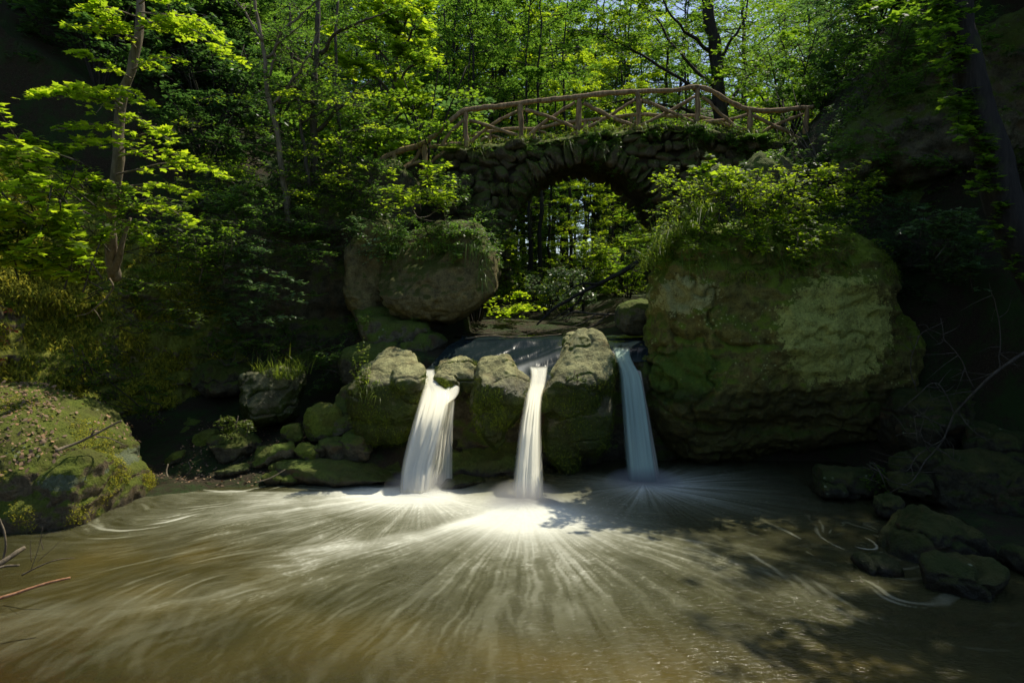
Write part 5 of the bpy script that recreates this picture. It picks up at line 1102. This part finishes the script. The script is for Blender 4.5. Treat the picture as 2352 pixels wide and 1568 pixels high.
# right trunk with ivy
root = empty('tree', P(2320, 520, 8.8), 'thick leaning ivy-clad trunk at the right edge', 'tree'); f = Fol(630)
tc = curve(px3([(2450, 760, 8.9), (2360, 590, 8.8), (2315, 490, 8.8), (2290, 390, 8.8), (2262, 300, 8.8), (2235, 215, 8.8), (2215, 120, 8.8), (2202, 30, 8.8), (2190, -120, 8.8)]), 70, .04, 9)
f.w.tube(tc, np.linspace(.25, .17, 70), 14, .14)
for k in range(6, 66):
    if f.r.random() < .75:
        c = tc[k]; f.spray(c+np.array((-.12, -.1, 0)), c+np.array((f.r.uniform(-.55, -.2), f.r.uniform(-.4, 0), f.r.uniform(-.35, .1))), .13, .095, .008, 5, 5, .3, .3)
for (a, b, wd, n_) in (((2205, 60, 8.8), (2130, 90, 8.2), .3, 8), ((2205, 20, 8.8), (2050, 40, 8.0), .4, 14), ((2205, 0, 8.8), (2110, 130, 8.2), .3, 10), ((2200, -20, 8.8), (2000, 20, 8.2), .4, 14), ((2215, 120, 8.8), (2150, 150, 8.2), .25, 7), ((2230, 200, 8.8), (2200, 320, 8.5), .2, 7)):
    f.spray(P(*a), P(*b), wd, .12, .014, n_, 6, .2)
f.build(root, 'maple', GREENS['sun'], BARKD)

# ---- canopy trees added to shade right side and far left, crowns out of view
def canopy(x, y, z, H, r, label, n=46, seed=1, low=.5):
    root = empty('tree', (x, y, z), label, 'tree'); f = Fol(seed); q = f.r
    tr = curve([(x, y, z-.5), (x+q.normal()*.3, y+q.normal()*.3, z+H*.5), (x+q.normal()*.6, y+q.normal()*.6, z+H)], 40, .1, seed)
    f.w.tube(tr, np.linspace(.42, .08, 40), 10, .15)
    for i in range(n):
        t = low+(1-low)*(i+.5)/n; a = i*2.4; b0 = tr[int(t*39)]; ln = r*q.uniform(.55, 1.05)*(1.1-.5*(t-low)/(1-low))
        e = b0+np.array((math.cos(a)*ln, math.sin(a)*ln, ln*q.uniform(0, .35))); lb_ = curve([b0, (b0+e)/2, e], 10)
        f.w.tube(lb_, np.linspace(.09, .015, 10), 5)
        for j in range(6):
            c = lb_[int(q.uniform(2, 10))]; aa = a+q.uniform(-1.3, 1.3); l2 = q.uniform(.8, 1.7)
            f.spray(c, c+np.array((math.cos(aa)*l2, math.sin(aa)*l2, q.uniform(-.2, .2))), .6, .15, .012, 9, 8, .2, .3, False)
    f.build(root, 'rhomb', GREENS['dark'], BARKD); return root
canopy(14.2, 17.5, 9, 14, 4.8, 'tall tree added at the far right, its crown out of view to shade the huge boulder', seed=701, low=.32)
canopy(11.9, 11.8, 5.0, 14, 4.2, 'unseen tall tree added outside the right edge to shade the right bank', seed=702, low=.42)
canopy(9.9, 7.4, 2.5, 13, 3.9, 'unseen tall tree added by the near right bank to shade the lower right water', seed=703, low=.45)
canopy(-15, 16.0, 8.5, 14, 5.0, 'unseen tall dark tree added above the left cliff to shade the far left', seed=704, low=.3)

# ------------------------------------------------------------------ grass, moss, litter, sticks
def blades(f_mb, base, n, ln, sp, r, w=.006, droop=.6, dirb=(0, -.2, 1)):
    base = np.asarray(base, float)
    for i in range(n):
        b = base+r.normal(size=3)*np.array((sp, sp, sp*.25)); a = r.uniform(0, 6.28); l = ln*r.uniform(.5, 1.2); o = r.uniform(.2, .9)
        d = np.array(dirb)+np.array((math.cos(a)*o, math.sin(a)*o, 0)); d /= np.linalg.norm(d)
        t = np.linspace(0, 1, 6)[:, None]
        c = b+d*l*t+np.array((0, 0, -1))*droop*l*(t**2.2)*np.linalg.norm(d[:2])+np.array((d[0], d[1], 0))*.25*l*t**2
        sd = np.array((-math.sin(a), math.cos(a), 0)); ww = w*(1-t**1.5)*r.uniform(.7, 1.4)+.0006
        V = np.stack([c-sd*ww, c+sd*ww], 1).reshape(-1, 3); k = np.arange(5)*2
        f_mb.add(V, [np.stack([k, k+1, k+3, k+2], 1)])
def grass(name, label, spots, mat=None, seed=1, cat='grass tuft', w=.006, droop=.6, dirb=(0, -.2, 1)):
    r = np.random.default_rng(seed); mb = MB()
    for (p, n, ln, sp) in spots: blades(mb, p, n, ln, sp, r, w, droop, dirb)
    me = mb.mesh(name); o = ob(name, me, mat or GREENS['grass']); return tag(o, label, cat)
grass('grass_tuft', 'tall grass sprouting from the squarish rock block on the left bank', [(P(590+i*11, 868-abs(5-i)*2, 11.8), 16, .55, .07) for i in range(11)]+[(P(640+i*6, 870, 11.6), 8, .3, .05) for i in range(8)], seed=1)
grass('grass_tuft', 'long sedge drooping from the left cliff beside the leaning maple', [(P(a, b, 11.6), 26, .7, .06) for a, b in ((395, 650), (370, 640), (415, 660), (330, 650))], seed=2, droop=1.1)
grass('grass_tuft', 'grasses arching off the upper left corner of the huge boulder', [(P(1500+i*11, 590-i*9, 10.9-.02*i), 26, .75, .10) for i in range(12)]+[(P(1480+i*8, 620-i*6, 10.8), 18, .5, .06) for i in range(8)], seed=3, droop=.9, dirb=(-.4, -.5, .8))
grass('grass_tuft', 'dry grasses hanging over the top edge of the huge boulder', [(P(1560+i*30, 575+(i % 3)*8, 10.7), 16, .45, .12) for i in range(13)], GREENS['mid'], 4, droop=1.6, dirb=(0, -1, .3))
br = grass('grass_tuft', 'grass and weeds hanging along the edge of the bridge', [(P(1050+i*17, float(np.interp(1050+i*17, [d[0] for d in deck_px], [d[1] for d in deck_px]))-1, BY-.05), 12+8*(i % 3 == 0), .32, .10) for i in range(50)]+[(P(a, b, BY-.2), 22, .5, .10) for a, b in ((1215, 400), (1170, 430), (1240, 380), (1390, 345), (1150, 460), (1100, 350), (1580, 330), (1180, 560), (1300, 330))], seed=5, droop=1.3, dirb=(0, -.8, .5))
grass('grass_tuft', 'grass tufts on the crown of the pale rounded boulder', [(P(900+i*20, 560+6*math.sin(i), 13.0), 14, .35, .10) for i in range(12)]+[(P(1110, 570+i*14, 13.0), 10, .4, .05) for i in range(6)], GREENS['mid'], 6, droop=1.5, dirb=(0, -1, .3))
grass('grass_tuft', 'bright grass between the stones at the foot of the nettle plant', [(P(820+i*6, 880+(i % 4)*10, 10.5), 10, .22, .05) for i in range(9)], seed=7, droop=1.2, dirb=(-.1, -.7, .6))
# nettle on the left ledge rock
root = empty('nettle_plant', P(830, 880, 10.6), 'leafy nettle plant growing on the left ledge rock in the sun', 'plant'); f = Fol(801)
for (px, top, lean) in ((822, 788, -8), (835, 775, 2), (846, 800, 6), (812, 820, -14), (828, 830, -4), (850, 835, 8), (806, 850, -14), (838, 850, 4)):
    b0 = P(835+(px-835)*.3, 895, 10.6); e = P(px, top, 10.5); c = curve([b0, (b0+e)/2+(0, 0, .02), e], 14, .01, px); f.w.tube(c, np.linspace(.006, .002, 14), 4)
    for k in range(3, 14):
        for s_ in (-1, 1):
            a = k*1.57+(0 if s_ > 0 else math.pi)+f.r.normal()*.3; d = np.array([[math.cos(a), math.sin(a), -.35]])
            f.leafs(c[k][None], np.array([[.2*math.cos(a), .2*math.sin(a), 1]])+f.r.normal(size=(1, 3))*.2, d, np.array([.085*(1.2-k/18)]))
f.build(root, 'oval', GREENS['grass'], GREENS['grass'], 'foliage', 'stems')
# small herbs on the tall slab rock
bush('plant', 'tiny white-edged herb in a hollow of the tall sunlit slab', P(1325, 885, 10.2), fan(1320, 872, 10.15, 22, 12, 7, 811, .1, (.08, .16), (0, -.6, -.1)), .035, GREENS['grass'], 'oval', 811, .05, 5, 4, 'plant')

def moss_cover(parent, n, sel, size, mats, hang=.8, seed=1, name='moss', rgb=None):
    """short hanging tufts scattered on the surface of a rock"""
    V, N = vdata(parent); r = np.random.default_rng(seed)
    w = np.clip(sel(V, N), 0, None); w = w/w.sum(); i = r.choice(len(V), n, p=w)
    p = V[i]+r.normal(size=(n, 3))*.025+N[i]*.01
    d = N[i]*.55+np.array((0, 0, -hang))+r.normal(size=(n, 3))*.35; nn = N[i]+np.array((0, 0, .5))+r.normal(size=(n, 3))*.5
    G, F = leaves_geo(p, nn, d, size*r.uniform(.5, 1.3, n), 'tri')
    o = ob(name, fast_mesh(name, G, F, False), mats, parent); return o
mask = lambda V, N: sst(fbm(V*np.array((1.2, 1.2, .8)), 91, 4)+.35*fbm(V*np.array((4, 4, 1.6)), 92, 3), -.25, .05)*sst(V[:, 2], .2, .8)*(1-.6*sst(V[:, 2], 5.0, 6.2))*(V[:, 1] < 14.5)+1e-9
moss_cover(cliff, 130000, mask, .085, GREENS['moss'], 1.1, 3)
moss_cover(cliff, 22000, lambda V, N: (V[:, 1] < 15)*(sst(fbm(V*.9, 95, 3), -.1, .3))*sst(V[:, 2], .2, .8)+1e-9, .07, GREENS['mossd'], .8, 4)
moss_cover(slab, 30000, lambda V, N: sst(fbm(V*1.3, 97, 4)-.25*sst(N[:, 2], .75, .95), .02, .15)*(V[:, 2] > .05)+1e-12, .028, GREENS['moss'], .2, 5)
moss_cover(big, 12000, lambda V, N: sst(fbm(V*1.5, 99, 4), -.05, .2)*(V[:, 2] > 3.4)*(N[:, 1] < .3)+1e-9, .045, GREENS['mossd'], .9, 6)
for o in [x for x in C.objects if x.name.startswith('ledge_rock')]:
    moss_cover(o, 5000, lambda V, N: sst(fbm(V*3, 99, 3), -.1, .15)*(N[:, 2] < .35)*(N[:, 1] < .2)+1e-9, .028, GREENS['mossd'], .9, 7)
# dry leaves strewn on the slab
V, N = vdata(slab); r = np.random.default_rng(9)
w = (N[:, 2] > .45)*sst(fbm(V*1.3, 101, 3)+.35*sst(-V[:, 0], 6.2, 7.2), .0, .2)*(V[:, 2] > .5)*sst(-V[:, 0], 5.9, 6.6)+(N[:, 2] > .3)*.02*(V[:, 2] > .2)+1e-12
i = r.choice(len(V), 3200, p=w/w.sum()); p = V[i]+r.normal(size=(3200, 3))*np.array((.04, .04, .0))+N[i]*.018
G, F = leaves_geo(p, N[i]+r.normal(size=(3200, 3))*.4, r.normal(size=(3200, 3)), .055*r.uniform(.4, 1.5, 3200), 'oval')
tag(ob('dry_leaves', fast_mesh('dry_leaves', G, F, False), GREENS['dry']), 'fallen pinkish brown leaves strewn over the mossy slab', 'fallen leaves', None, 'stuff')
# leaf litter and twigs on the mud beach
xs = r.uniform(-6.2, -3.2, 900); ys = r.uniform(10.0, 12.2, 900); zs = ground_h(xs, ys); k = zs > .0
pp = np.stack([xs, ys, zs+.015], 1)[k]; G, F = leaves_geo(pp, np.array((0, 0, 1.))+r.normal(size=pp.shape)*.4, r.normal(size=pp.shape), .05*r.uniform(.5, 1.3, len(pp)), 'oval')
tag(ob('leaf_litter', fast_mesh('leaf_litter', G, F, False), GREENS['dry']), 'brown leaf litter on the small mud beach', 'fallen leaves', None, 'stuff')
# foam flecks are part of the water; sticks are things
def stick(name, label, pts, r0, r1, mat=TWIG, jit=.02, seed=1, subs=(), cat='stick', n=26):
    mb = MB(); c = curve(px3(pts), n, jit, seed); mb.tube(c, np.linspace(r0, r1, n), 7, .25)
    for j, s_ in enumerate(subs): mb.tube(curve(px3(s_), 16, jit, seed+j+1), np.linspace(r0*.5, r1*.5, 16), 5, .2)
    return tag(ob(name, mb.mesh(name), mat), label, cat)
stick('stick', 'bleached forked stick lying across the leafy slab', [(128, 1035, 8.35), (160, 1022, 8.5), (205, 1003, 8.6), (250, 980, 8.7), (279, 966, 8.7)], .024, .012, BARKL, .02, 1, [[(205, 1003, 8.6), (215, 990, 8.6), (225, 985, 8.6)]])
stick('stick', 'thin dark twig on the slab beside the bleached stick', [(222, 1002, 8.4), (250, 1006, 8.4), (285, 1022, 8.4)], .010, .005, TWIG, .01, 2)
stick('stick', 'pale driftwood stick poking into the water from the mossy cluster', [(590, 1108, 10.0), (620, 1098, 10.0), (655, 1078, 10.1)], .014, .008, BARKL, .01, 3)
stick('stick', 'curved twig standing on the mud beach', [(425, 1095, 10.6), (437, 1078, 10.6), (432, 1060, 10.6)], .014, .008, TWIG, .01, 4)
stick('stick', 'bent driftwood branch at the foot of the slab', [(388, 1100, 10.4), (382, 1085, 10.5), (386, 1066, 10.6)], .018, .010, BARKL, .01, 5)
stick('stick', 'driftwood stick lying in the foam at the tip of the slab', [(394, 1128, 9.85), (415, 1136, 9.75), (445, 1143, 9.6)], .018, .01, TWIG, .01, 6)
stick('stick', 'long thin driftwood lying along the mud beach', [(470, 1096, 10.4), (510, 1088, 10.5), (560, 1080, 10.6)], .014, .008, BARKL, .015, 7)
stick('stick', 'short driftwood crossing the longer one on the mud beach', [(440, 1070, 10.8), (480, 1064, 10.9), (520, 1058, 11)], .012, .008, TWIG, .015, 8)
stick('branch', 'bare crooked branch dangling from the mossy cliff under the leaning maple', [(252, 640, 9.9), (262, 660, 9.9), (240, 690, 9.9), (205, 718, 9.9), (175, 728, 9.9)], .018, .006, BARKL, .02, 9, [[(215, 710, 9.9), (225, 722, 9.9), (232, 740, 9.9)]], 'branch')
stick('branch', 'reddish peeled stick reaching into the picture at the lower left edge', [(-60, 1392, 5.4), (20, 1368, 5.5), (90, 1345, 5.6), (162, 1326, 5.7)], .016, .011, bark_mat('red_bark', (.22, .09, .04), (.50, .26, .14), 0), .01, 10, [], 'branch')
stick('branch', 'broken pale branch end at the left edge over the pool', [(-60, 1330, 6.2), (-10, 1300, 6.3), (30, 1275, 6.4), (58, 1256, 6.5)], .032, .022, BARKL, .01, 11, [[(-30, 1312, 6.2), (10, 1300, 6.3), (45, 1296, 6.3)]], 'branch')
stick('branch', 'thin upright twig at the far left edge over the pool', [(5, 1290, 6.4), (12, 1250, 6.4), (8, 1215, 6.4), (0, 1190, 6.4)], .012, .008, BARKL, .01, 12, [], 'branch')
stick('branch', 'budding twig spreading over the pool at the left edge', [(50, 1320, 6.2), (90, 1300, 6.2), (130, 1285, 6.2), (172, 1280, 6.2)], .008, .004, TWIG, .01, 13, [[(70, 1310, 6.2), (85, 1265, 6.2), (100, 1230, 6.2), (142, 1218, 6.2)], [(85, 1290, 6.2), (110, 1270, 6.2), (145, 1235, 6.2)], [(72, 1290, 6.2), (70, 1260, 6.2), (72, 1240, 6.2)], [(100, 1262, 6.2), (95, 1240, 6.2), (98, 1210, 6.2)]], 'branch')
# bare branches in the dark right corner
mbs = [((2352, 810, 8.9), (2290, 850, 8.9), (2240, 890, 9), (2190, 950, 9.1), (2165, 1010, 9.1), (2120, 1070, 9), (2112, 1110, 9)), ((2165, 1010, 9.1), (2110, 1040, 9), (2080, 1080, 8.9), (2060, 1060, 8.9)), ((2200, 940, 9.1), (2230, 985, 9), (2290, 1030, 8.9)), ((2150, 1030, 9), (2190, 1060, 8.9), (2250, 1090, 8.9)), ((2240, 890, 9), (2210, 830, 9), (2170, 780, 9), (2160, 730, 9)),
       ((2105, 900, 9.4), (2090, 850, 9.3), (2110, 780, 9.2), (2170, 740, 9.2)), ((2170, 980, 9.1), (2120, 960, 9), (2090, 960, 8.9)), ((2290, 850, 8.9), (2300, 790, 8.9), (2290, 700, 8.9), (2270, 650, 8.9)), ((2190, 950, 9.1), (2170, 900, 9.1), (2140, 880, 9.1), (2070, 940, 9.0)), ((2120, 1070, 9), (2090, 1110, 8.8), (2030, 1100, 8.8)), ((2140, 1040, 9), (2110, 1000, 8.9), (2060, 1000, 8.9))]
mb = MB(); rr = np.random.default_rng(3)
for j, s_ in enumerate(mbs):
    c = curve(px3(s_), 30, .04, j); r0 = .024 if j == 0 else .010; mb.tube(c, np.linspace(r0, r0*.35, 30), 6, .2)
    for q in range(7):
        b0 = c[int(rr.uniform(3, 28))]; e = b0+rr.normal(size=3)*np.array((.25, .15, .22)); mb.tube(curve([b0, (b0+e)/2+rr.normal(size=3)*.03, e], 8), np.linspace(.006, .002, 8), 4)
tag(ob('branch', mb.mesh('branch'), BARK), 'tangle of bare dead branches hanging over the right bank', 'branch')
# fallen wood in the upper stream under the bridge
stick('fallen_log', 'dark fallen log leaning down from the right under the bridge', [(1470, 600, 16), (1420, 630, 15.5), (1340, 672, 15), (1270, 710, 14.6), (1230, 745, 14.4)], .075, .02, BARKD, .06, 31, [[(1380, 650, 15.2), (1330, 655, 15), (1290, 680, 14.8)], [(1340, 672, 15), (1320, 700, 14.9), (1260, 740, 14.6)]], 'log')
stick('fallen_branch', 'forked dead branch lying across the upper stream behind the ledge', [(1440, 720, 13.8), (1370, 722, 13.6), (1320, 716, 13.6), (1290, 730, 13.6)], .03, .012, BARK, .04, 32, [[(1370, 722, 13.6), (1330, 745, 13.4), (1240, 765, 13.2)], [(1400, 720, 13.6), (1360, 748, 13.4), (1310, 760, 13.2)]], 'branch')
stick('fallen_branch', 'thin driftwood twigs caught on the lip of the upper stream', [(1070, 778, 12.8), (1130, 772, 12.9), (1200, 776, 12.9), (1290, 768, 12.9)], .02, .01, BARKL, .03, 33, [[(1100, 770, 12.8), (1160, 760, 12.9), (1220, 750, 13)], [(1150, 775, 12.8), (1210, 766, 12.9), (1260, 745, 13)]], 'branch')
# red withered leaves at the left edge
root = empty('withered_twig', P(-20, 760, 7.6), 'twig of withered red-brown leaves at the left edge of the picture', 'branch'); f = Fol(840)
for a, b in (((-60, 700), (30, 715)), ((-60, 720), (40, 760)), ((-60, 800), (15, 835)), ((-50, 740), (22, 790))):
    f.spray(P(*a, 7.6), P(*b, 7.5), .06, .045, .006, 14, 4, .6)
f.build(root, 'oval', GREENS['red'], TWIG, 'foliage', 'stems')
# ferns
def fern(label, c, n, ln, seed, mat='sun', dirb=(0, -.6, .5), grp=None):
    root = empty('fern', c, label, 'fern', grp); f = Fol(seed); r = f.r
    for i in range(n):
        a = r.uniform(0, 6.28); d = np.array((math.cos(a)*.8, math.sin(a)*.8, 0))+np.array(dirb); d /= np.linalg.norm(d); l = ln*r.uniform(.7, 1.1)
        t = np.linspace(0, 1, 22)[:, None]; cc = np.array(c)+d*l*t+np.array((0, 0, -.35*l))*t**2; f.w.tube(cc, np.linspace(.004, .001, 22), 3, 0, False)
        sd = np.cross(d, (0, 0, 1.)); sd /= np.linalg.norm(sd); k = np.arange(2, 22)
        for s_ in (-1, 1):
            dd = np.repeat((sd*s_+d*.4)[None], 20, 0)+r.normal(size=(20, 3))*.06
            f.leafs(cc[k], np.repeat(np.array([[0, -.1, 1.]]), 20, 0)+r.normal(size=(20, 3))*.1, dd, l*.30*np.sin(np.pi*(k/22.)**.7+.1)+.004)
    f.build(root, 'long', GREENS[mat], GREENS[mat], 'fronds', 'stems')
fern('fern arching off the left end of the bridge masonry', P(1030, 350, 15.8), 9, .6, 861, 'grass')
fern('fern below the cliff beside the dark hollow', P(440, 770, 12.2), 8, .5, 862, 'cool')
fern('fern at the left foot of the bridge above the pale boulder', P(1000, 390, 15.0), 8, .6, 863, 'sun')
fern('fern growing on the left cliff under the leaning maple', P(365, 640, 11.4), 8, .45, 864, 'sun')
fern('fern at the upper left corner of the huge boulder', P(1475, 555, 11.0), 10, .55, 865, 'lime', (-.4, -.6, .4))
fern('fern on the right bank in the shade of the dark hollow', P(2230, 620, 10.5), 9, .5, 866, 'cool')
fern('fern on top of the masonry near the right end of the railing', P(1735, 318, 15.7), 8, .5, 867, 'mid')

# creepers and herbs clinging to the left cliff and other rock faces
def clinging(name, label, parent, sel, n, leaf, lm, seed, tmpl='oval', ln=.35, wid=.14, hang=.5, cat='creeper', ntw=7, lpt=6):
    V, N = vdata(parent); V = V+np.array(parent.matrix_basis.translation)
    if parent.parent: V = V+np.array(parent.parent.location)
    r = np.random.default_rng(seed); w = np.clip(sel(V, N).astype(float), 0, None)+1e-12; w /= w.sum()
    i = r.choice(len(V), n, p=w); root = empty(name, V[i].mean(0), label, cat); f = Fol(seed)
    for k in i:
        d = N[k]*r.uniform(.5, 1.1)+np.array((0, 0, -hang))+r.normal(size=3)*.45; d /= np.linalg.norm(d)
        f.spray(V[k]-N[k]*.02, V[k]+d*ln*r.uniform(.5, 1.3), wid, leaf, .005, ntw, lpt, .2, .3, False, (0, -.15, 1))
    return f.build(root, tmpl, lm, BARK, 'foliage', 'stems')
pxof = lambda V: 1176+V[:, 0]/V[:, 1]*FPX
pyof = lambda V: 700-(V[:, 2]-CAMZ)/V[:, 1]*FPX
box = lambda V, a, b, c_, d_: (pxof(V) > a)*(pxof(V) < b)*(pyof(V) > c_)*(pyof(V) < d_)
clinging('creeper', 'leafy creeper and herbs covering the middle of the left cliff', cliff, lambda V, N: box(V, 280, 620, 420, 760)*sst(fbm(V*1.1, 5, 3), .0, .25), 90, .055, GREENS['sun'], 901, ln=.25)
clinging('creeper', 'sparse small ivy among the moss on the left cliff near the picture edge', cliff, lambda V, N: box(V, 0, 330, 350, 860)*sst(fbm(V*1.5, 6, 3), 0, .2), 80, .05, GREENS['sun'], 902, ln=.25)
clinging('creeper', 'shaded ferny growth on the lower part of the left cliff', cliff, lambda V, N: box(V, 380, 720, 640, 980)*sst(fbm(V*1.4, 7, 3), -.1, .2), 150, .055, GREENS['cool'], 903, 'long', .35, .13, .3)
clinging('creeper', 'sycamore seedlings sprouting along the top of the left cliff', cliff, lambda V, N: box(V, 200, 700, 250, 480), 70, .09, GREENS['lime'], 904, 'maple', .5, .22, .1, ntw=6, lpt=5)
dw = [o for o in C.objects if o.name.startswith('rock_wall')]
clinging('creeper', 'dark creeper over the rock wall of the hollow under the left bridge foot', dw[-1], lambda V, N: (N[:, 1] < .1)*sst(fbm(V*.9, 8, 3), -.1, .2)*(pyof(V) < 800), 220, .06, GREENS['mid'], 905, ln=.45)
clinging('creeper', 'dark creeper on the shaded rock face right of the huge boulder', dw[-2], lambda V, N: (N[:, 1] < .1)*sst(fbm(V*.9, 9, 3), -.1, .2)*(pyof(V) < 900), 300, .075, GREENS['mid'], 906, ln=.5, wid=.2)
clinging('creeper', 'weeds and ivy hanging over the top edge of the pale rounded boulder', lb, lambda V, N: (pyof(V) < 590)*(N[:, 1] < .5), 110, .055, GREENS['mid'], 907, ln=.4, hang=.8)
clinging('creeper', 'green growth draped over the brow of the huge boulder', big, lambda V, N: (pyof(V) < 600)*(N[:, 1] < .4)*(pxof(V) < 1990), 260, .055, GREENS['sun'], 908, ln=.45, hang=.6)
clinging('creeper', 'small green plants scattered on the rocks at the foot of the left ledge', [o for o in C.objects if o.get('label', '').startswith('stack of small')][0], lambda V, N: (N[:, 1] < .3), 40, .04, GREENS['mid'], 909, ln=.2)
rings = [o for o in bridge.children if o.name.startswith('arch_ring')]
clinging('creeper', 'moss and small hanging plants on the arch stones of the bridge', rings[0], lambda V, N: (N[:, 1] < .1)*sst(fbm(V*1.3, 15, 3), -.1, .2), 200, .04, GREENS['mid'], 913, ln=.26, wid=.1, hang=.9)
walls = [o for o in bridge.children if o.name.startswith('spandrel')]
sp0 = walls[0]
Vw, Nw = vdata(sp0)
def wsel(V, N):
    zt_ = np.interp(V[:, 0], dk[:, 0], dk[:, 2]); return (N[:, 1] < -.2)*(.15+3*sst(V[:, 2]-zt_, -.45, -.05))*sst(fbm(V*1.2, 12, 3), -.15, .25)
clinging('creeper', 'ivy and small weeds hanging from the face of the bridge', sp0, wsel, 620, .045, GREENS['mid'], 910, ln=.32, wid=.12, hang=.9)
clinging('creeper', 'sunlit weeds along the parapet line of the bridge', sp0, lambda V, N: sst(V[:, 2]-np.interp(V[:, 0], dk[:, 0], dk[:, 2]), -.22, -.02), 120, .05, GREENS['sun'], 911, ln=.28, wid=.12, hang=.2)
bush('shrub', 'leafy growth hiding the left foot of the bridge masonry', P(1030, 420, 15), fan(1035, 440, 14.9, 45, 35, 24, 45, .8, (.3, .7))+fan(1120, 520, 14.9, 60, 50, 20, 46, .6, (.3, .6), (0, -.5, -.4)), .065, GREENS['mid'], 'oval', 626, .24, 9, 8)
for (px, py, Y, rx, ry, n, lm, lf, lab) in ((470, 560, 12.0, 90, 60, 26, 'sun', .075, 'leafy twigs in the dappled light on the cliff right of the leaning maple'), (560, 480, 13.0, 90, 50, 26, 'mid', .075, 'shrubby growth at the lip of the left cliff below the crooked sapling'), (680, 520, 14.2, 90, 40, 22, 'mid', .07, 'overhanging greenery above the dark hollow'), (850, 470, 14.6, 50, 45, 16, 'mid', .07, 'greenery around the foot of the lime green maple')):
    bush('shrub', lab, P(px, py+60, Y), fan(px, py, Y-.3, rx, ry, n, int(px), 1.0, (.4, .9)), lf, GREENS[lm], 'oval', int(px)+7, .3, 10, 8)
for i in range(14):
    V_ = P(300+i*33, 560+(i*67) % 250, 11.6+i*.12); fern('small fern among the moss and creepers of the left cliff', V_, 7, .42, 870+i, ('cool', 'mid', 'sun')[i % 3], grp='ferns on the left cliff')

oc = [o for o in C.objects if o.name.startswith('rock_outcrop')][0]
clinging('creeper', 'ferns and creeper on the face of the overgrown rock outcrop', oc, lambda V, N: (N[:, 1] < .1)*sst(fbm(V*.9, 19, 3), -.15, .2), 330, .08, GREENS['mid'], 912, ln=.5, wid=.22)

rz_ = np.random.default_rng(66)
for k, (cx, cy, Y, rx, ry, n, mt, lf, lab) in enumerate((
    (360, 520, 11.6, 90, 60, 22, 'sun', .07, 'layered twigs in front of the cliff just right of the leaning maple trunk'),
    (480, 600, 12.2, 110, 70, 24, 'cool', .07, 'dim layered twigs halfway up the left cliff'),
    (620, 560, 13.2, 110, 60, 26, 'mid', .07, 'shaded layered twigs at the mouth of the dark hollow'),
    (740, 480, 14.2, 90, 60, 26, 'sun', .07, 'dappled layered twigs above the dark hollow below the saplings'),
    (560, 700, 12.6, 100, 40, 16, 'cool', .065, 'low dim twigs reaching over the shaded overhanging rock'),
    (820, 540, 14.0, 50, 60, 16, 'mid', .065, 'hanging twigs beside the narrow upright rock'),
    (330, 700, 11.2, 90, 60, 16, 'sun', .055, 'small leafy shoots low on the mossy left cliff'))):
    lay = []
    for i in range(n):
        px, py = cx+rz_.uniform(-1, 1)*rx, cy+rz_.uniform(-1, 1)*ry; s_ = rz_.choice((-1, 1, 1)); w_ = rz_.uniform(30, 70)
        lay.append((P(px-s_*w_, py+rz_.uniform(0, 16), Y+.35), P(px+s_*w_, py+rz_.uniform(-4, 10), Y-.35)))
    bush('shrub', lab, P(cx, cy+ry, Y), lay, lf, GREENS[mt], 'oval', 650+k, .26, 12, 7)

# ------------------------------------------------------------------ camera, light, world
cam = bpy.data.cameras.new('camera'); co = bpy.data.objects.new('camera', cam); C.objects.link(co)
co.location = (0, 0, CAMZ); co.rotation_euler = (math.pi/2, 0, 0)
cam.sensor_width = 36; cam.lens = 36*FPX/2352; cam.shift_y = -(784-700)/2352; cam.clip_end = 1000; cam.clip_start = .05
bpy.context.scene.camera = co
AZ, EL = math.radians(42), math.radians(60)     # azimuth east of +Y
sv = Vector((math.sin(AZ)*math.cos(EL), math.cos(AZ)*math.cos(EL), math.sin(EL)))
ld = bpy.data.lights.new('sun', 'SUN'); ld.energy = 5.0; ld.angle = math.radians(.55); ld.color = (1.0, .93, .76)
lo = bpy.data.objects.new('sun', ld); C.objects.link(lo); lo.rotation_euler = sv.to_track_quat('Z', 'Y').to_euler()
w = bpy.data.worlds.new('World'); bpy.context.scene.world = w; w.use_nodes = True
bg = w.node_tree.nodes['Background']; sk = w.node_tree.nodes.new('ShaderNodeTexSky'); sk.sky_type = 'NISHITA'
sk.sun_disc = False; sk.sun_elevation = EL; sk.sun_rotation = AZ
w.node_tree.links.new(sk.outputs[0], bg.inputs[0]); bg.inputs[1].default_value = .15
sc = bpy.context.scene
sc.view_settings.view_transform = 'Standard'; sc.view_settings.look = 'None'; sc.view_settings.exposure = 0; sc.view_settings.gamma = 1.06
sc.render.engine = 'CYCLES'
sc.cycles.max_bounces = 6; sc.cycles.diffuse_bounces = 3; sc.cycles.glossy_bounces = 2; sc.cycles.transmission_bounces = 3; sc.cycles.transparent_max_bounces = 12
sc.cycles.use_adaptive_sampling = True; sc.cycles.adaptive_threshold = .02
sc.cycles.caustics_reflective = False; sc.cycles.caustics_refractive = False; sc.cycles.sample_clamp_indirect = 4
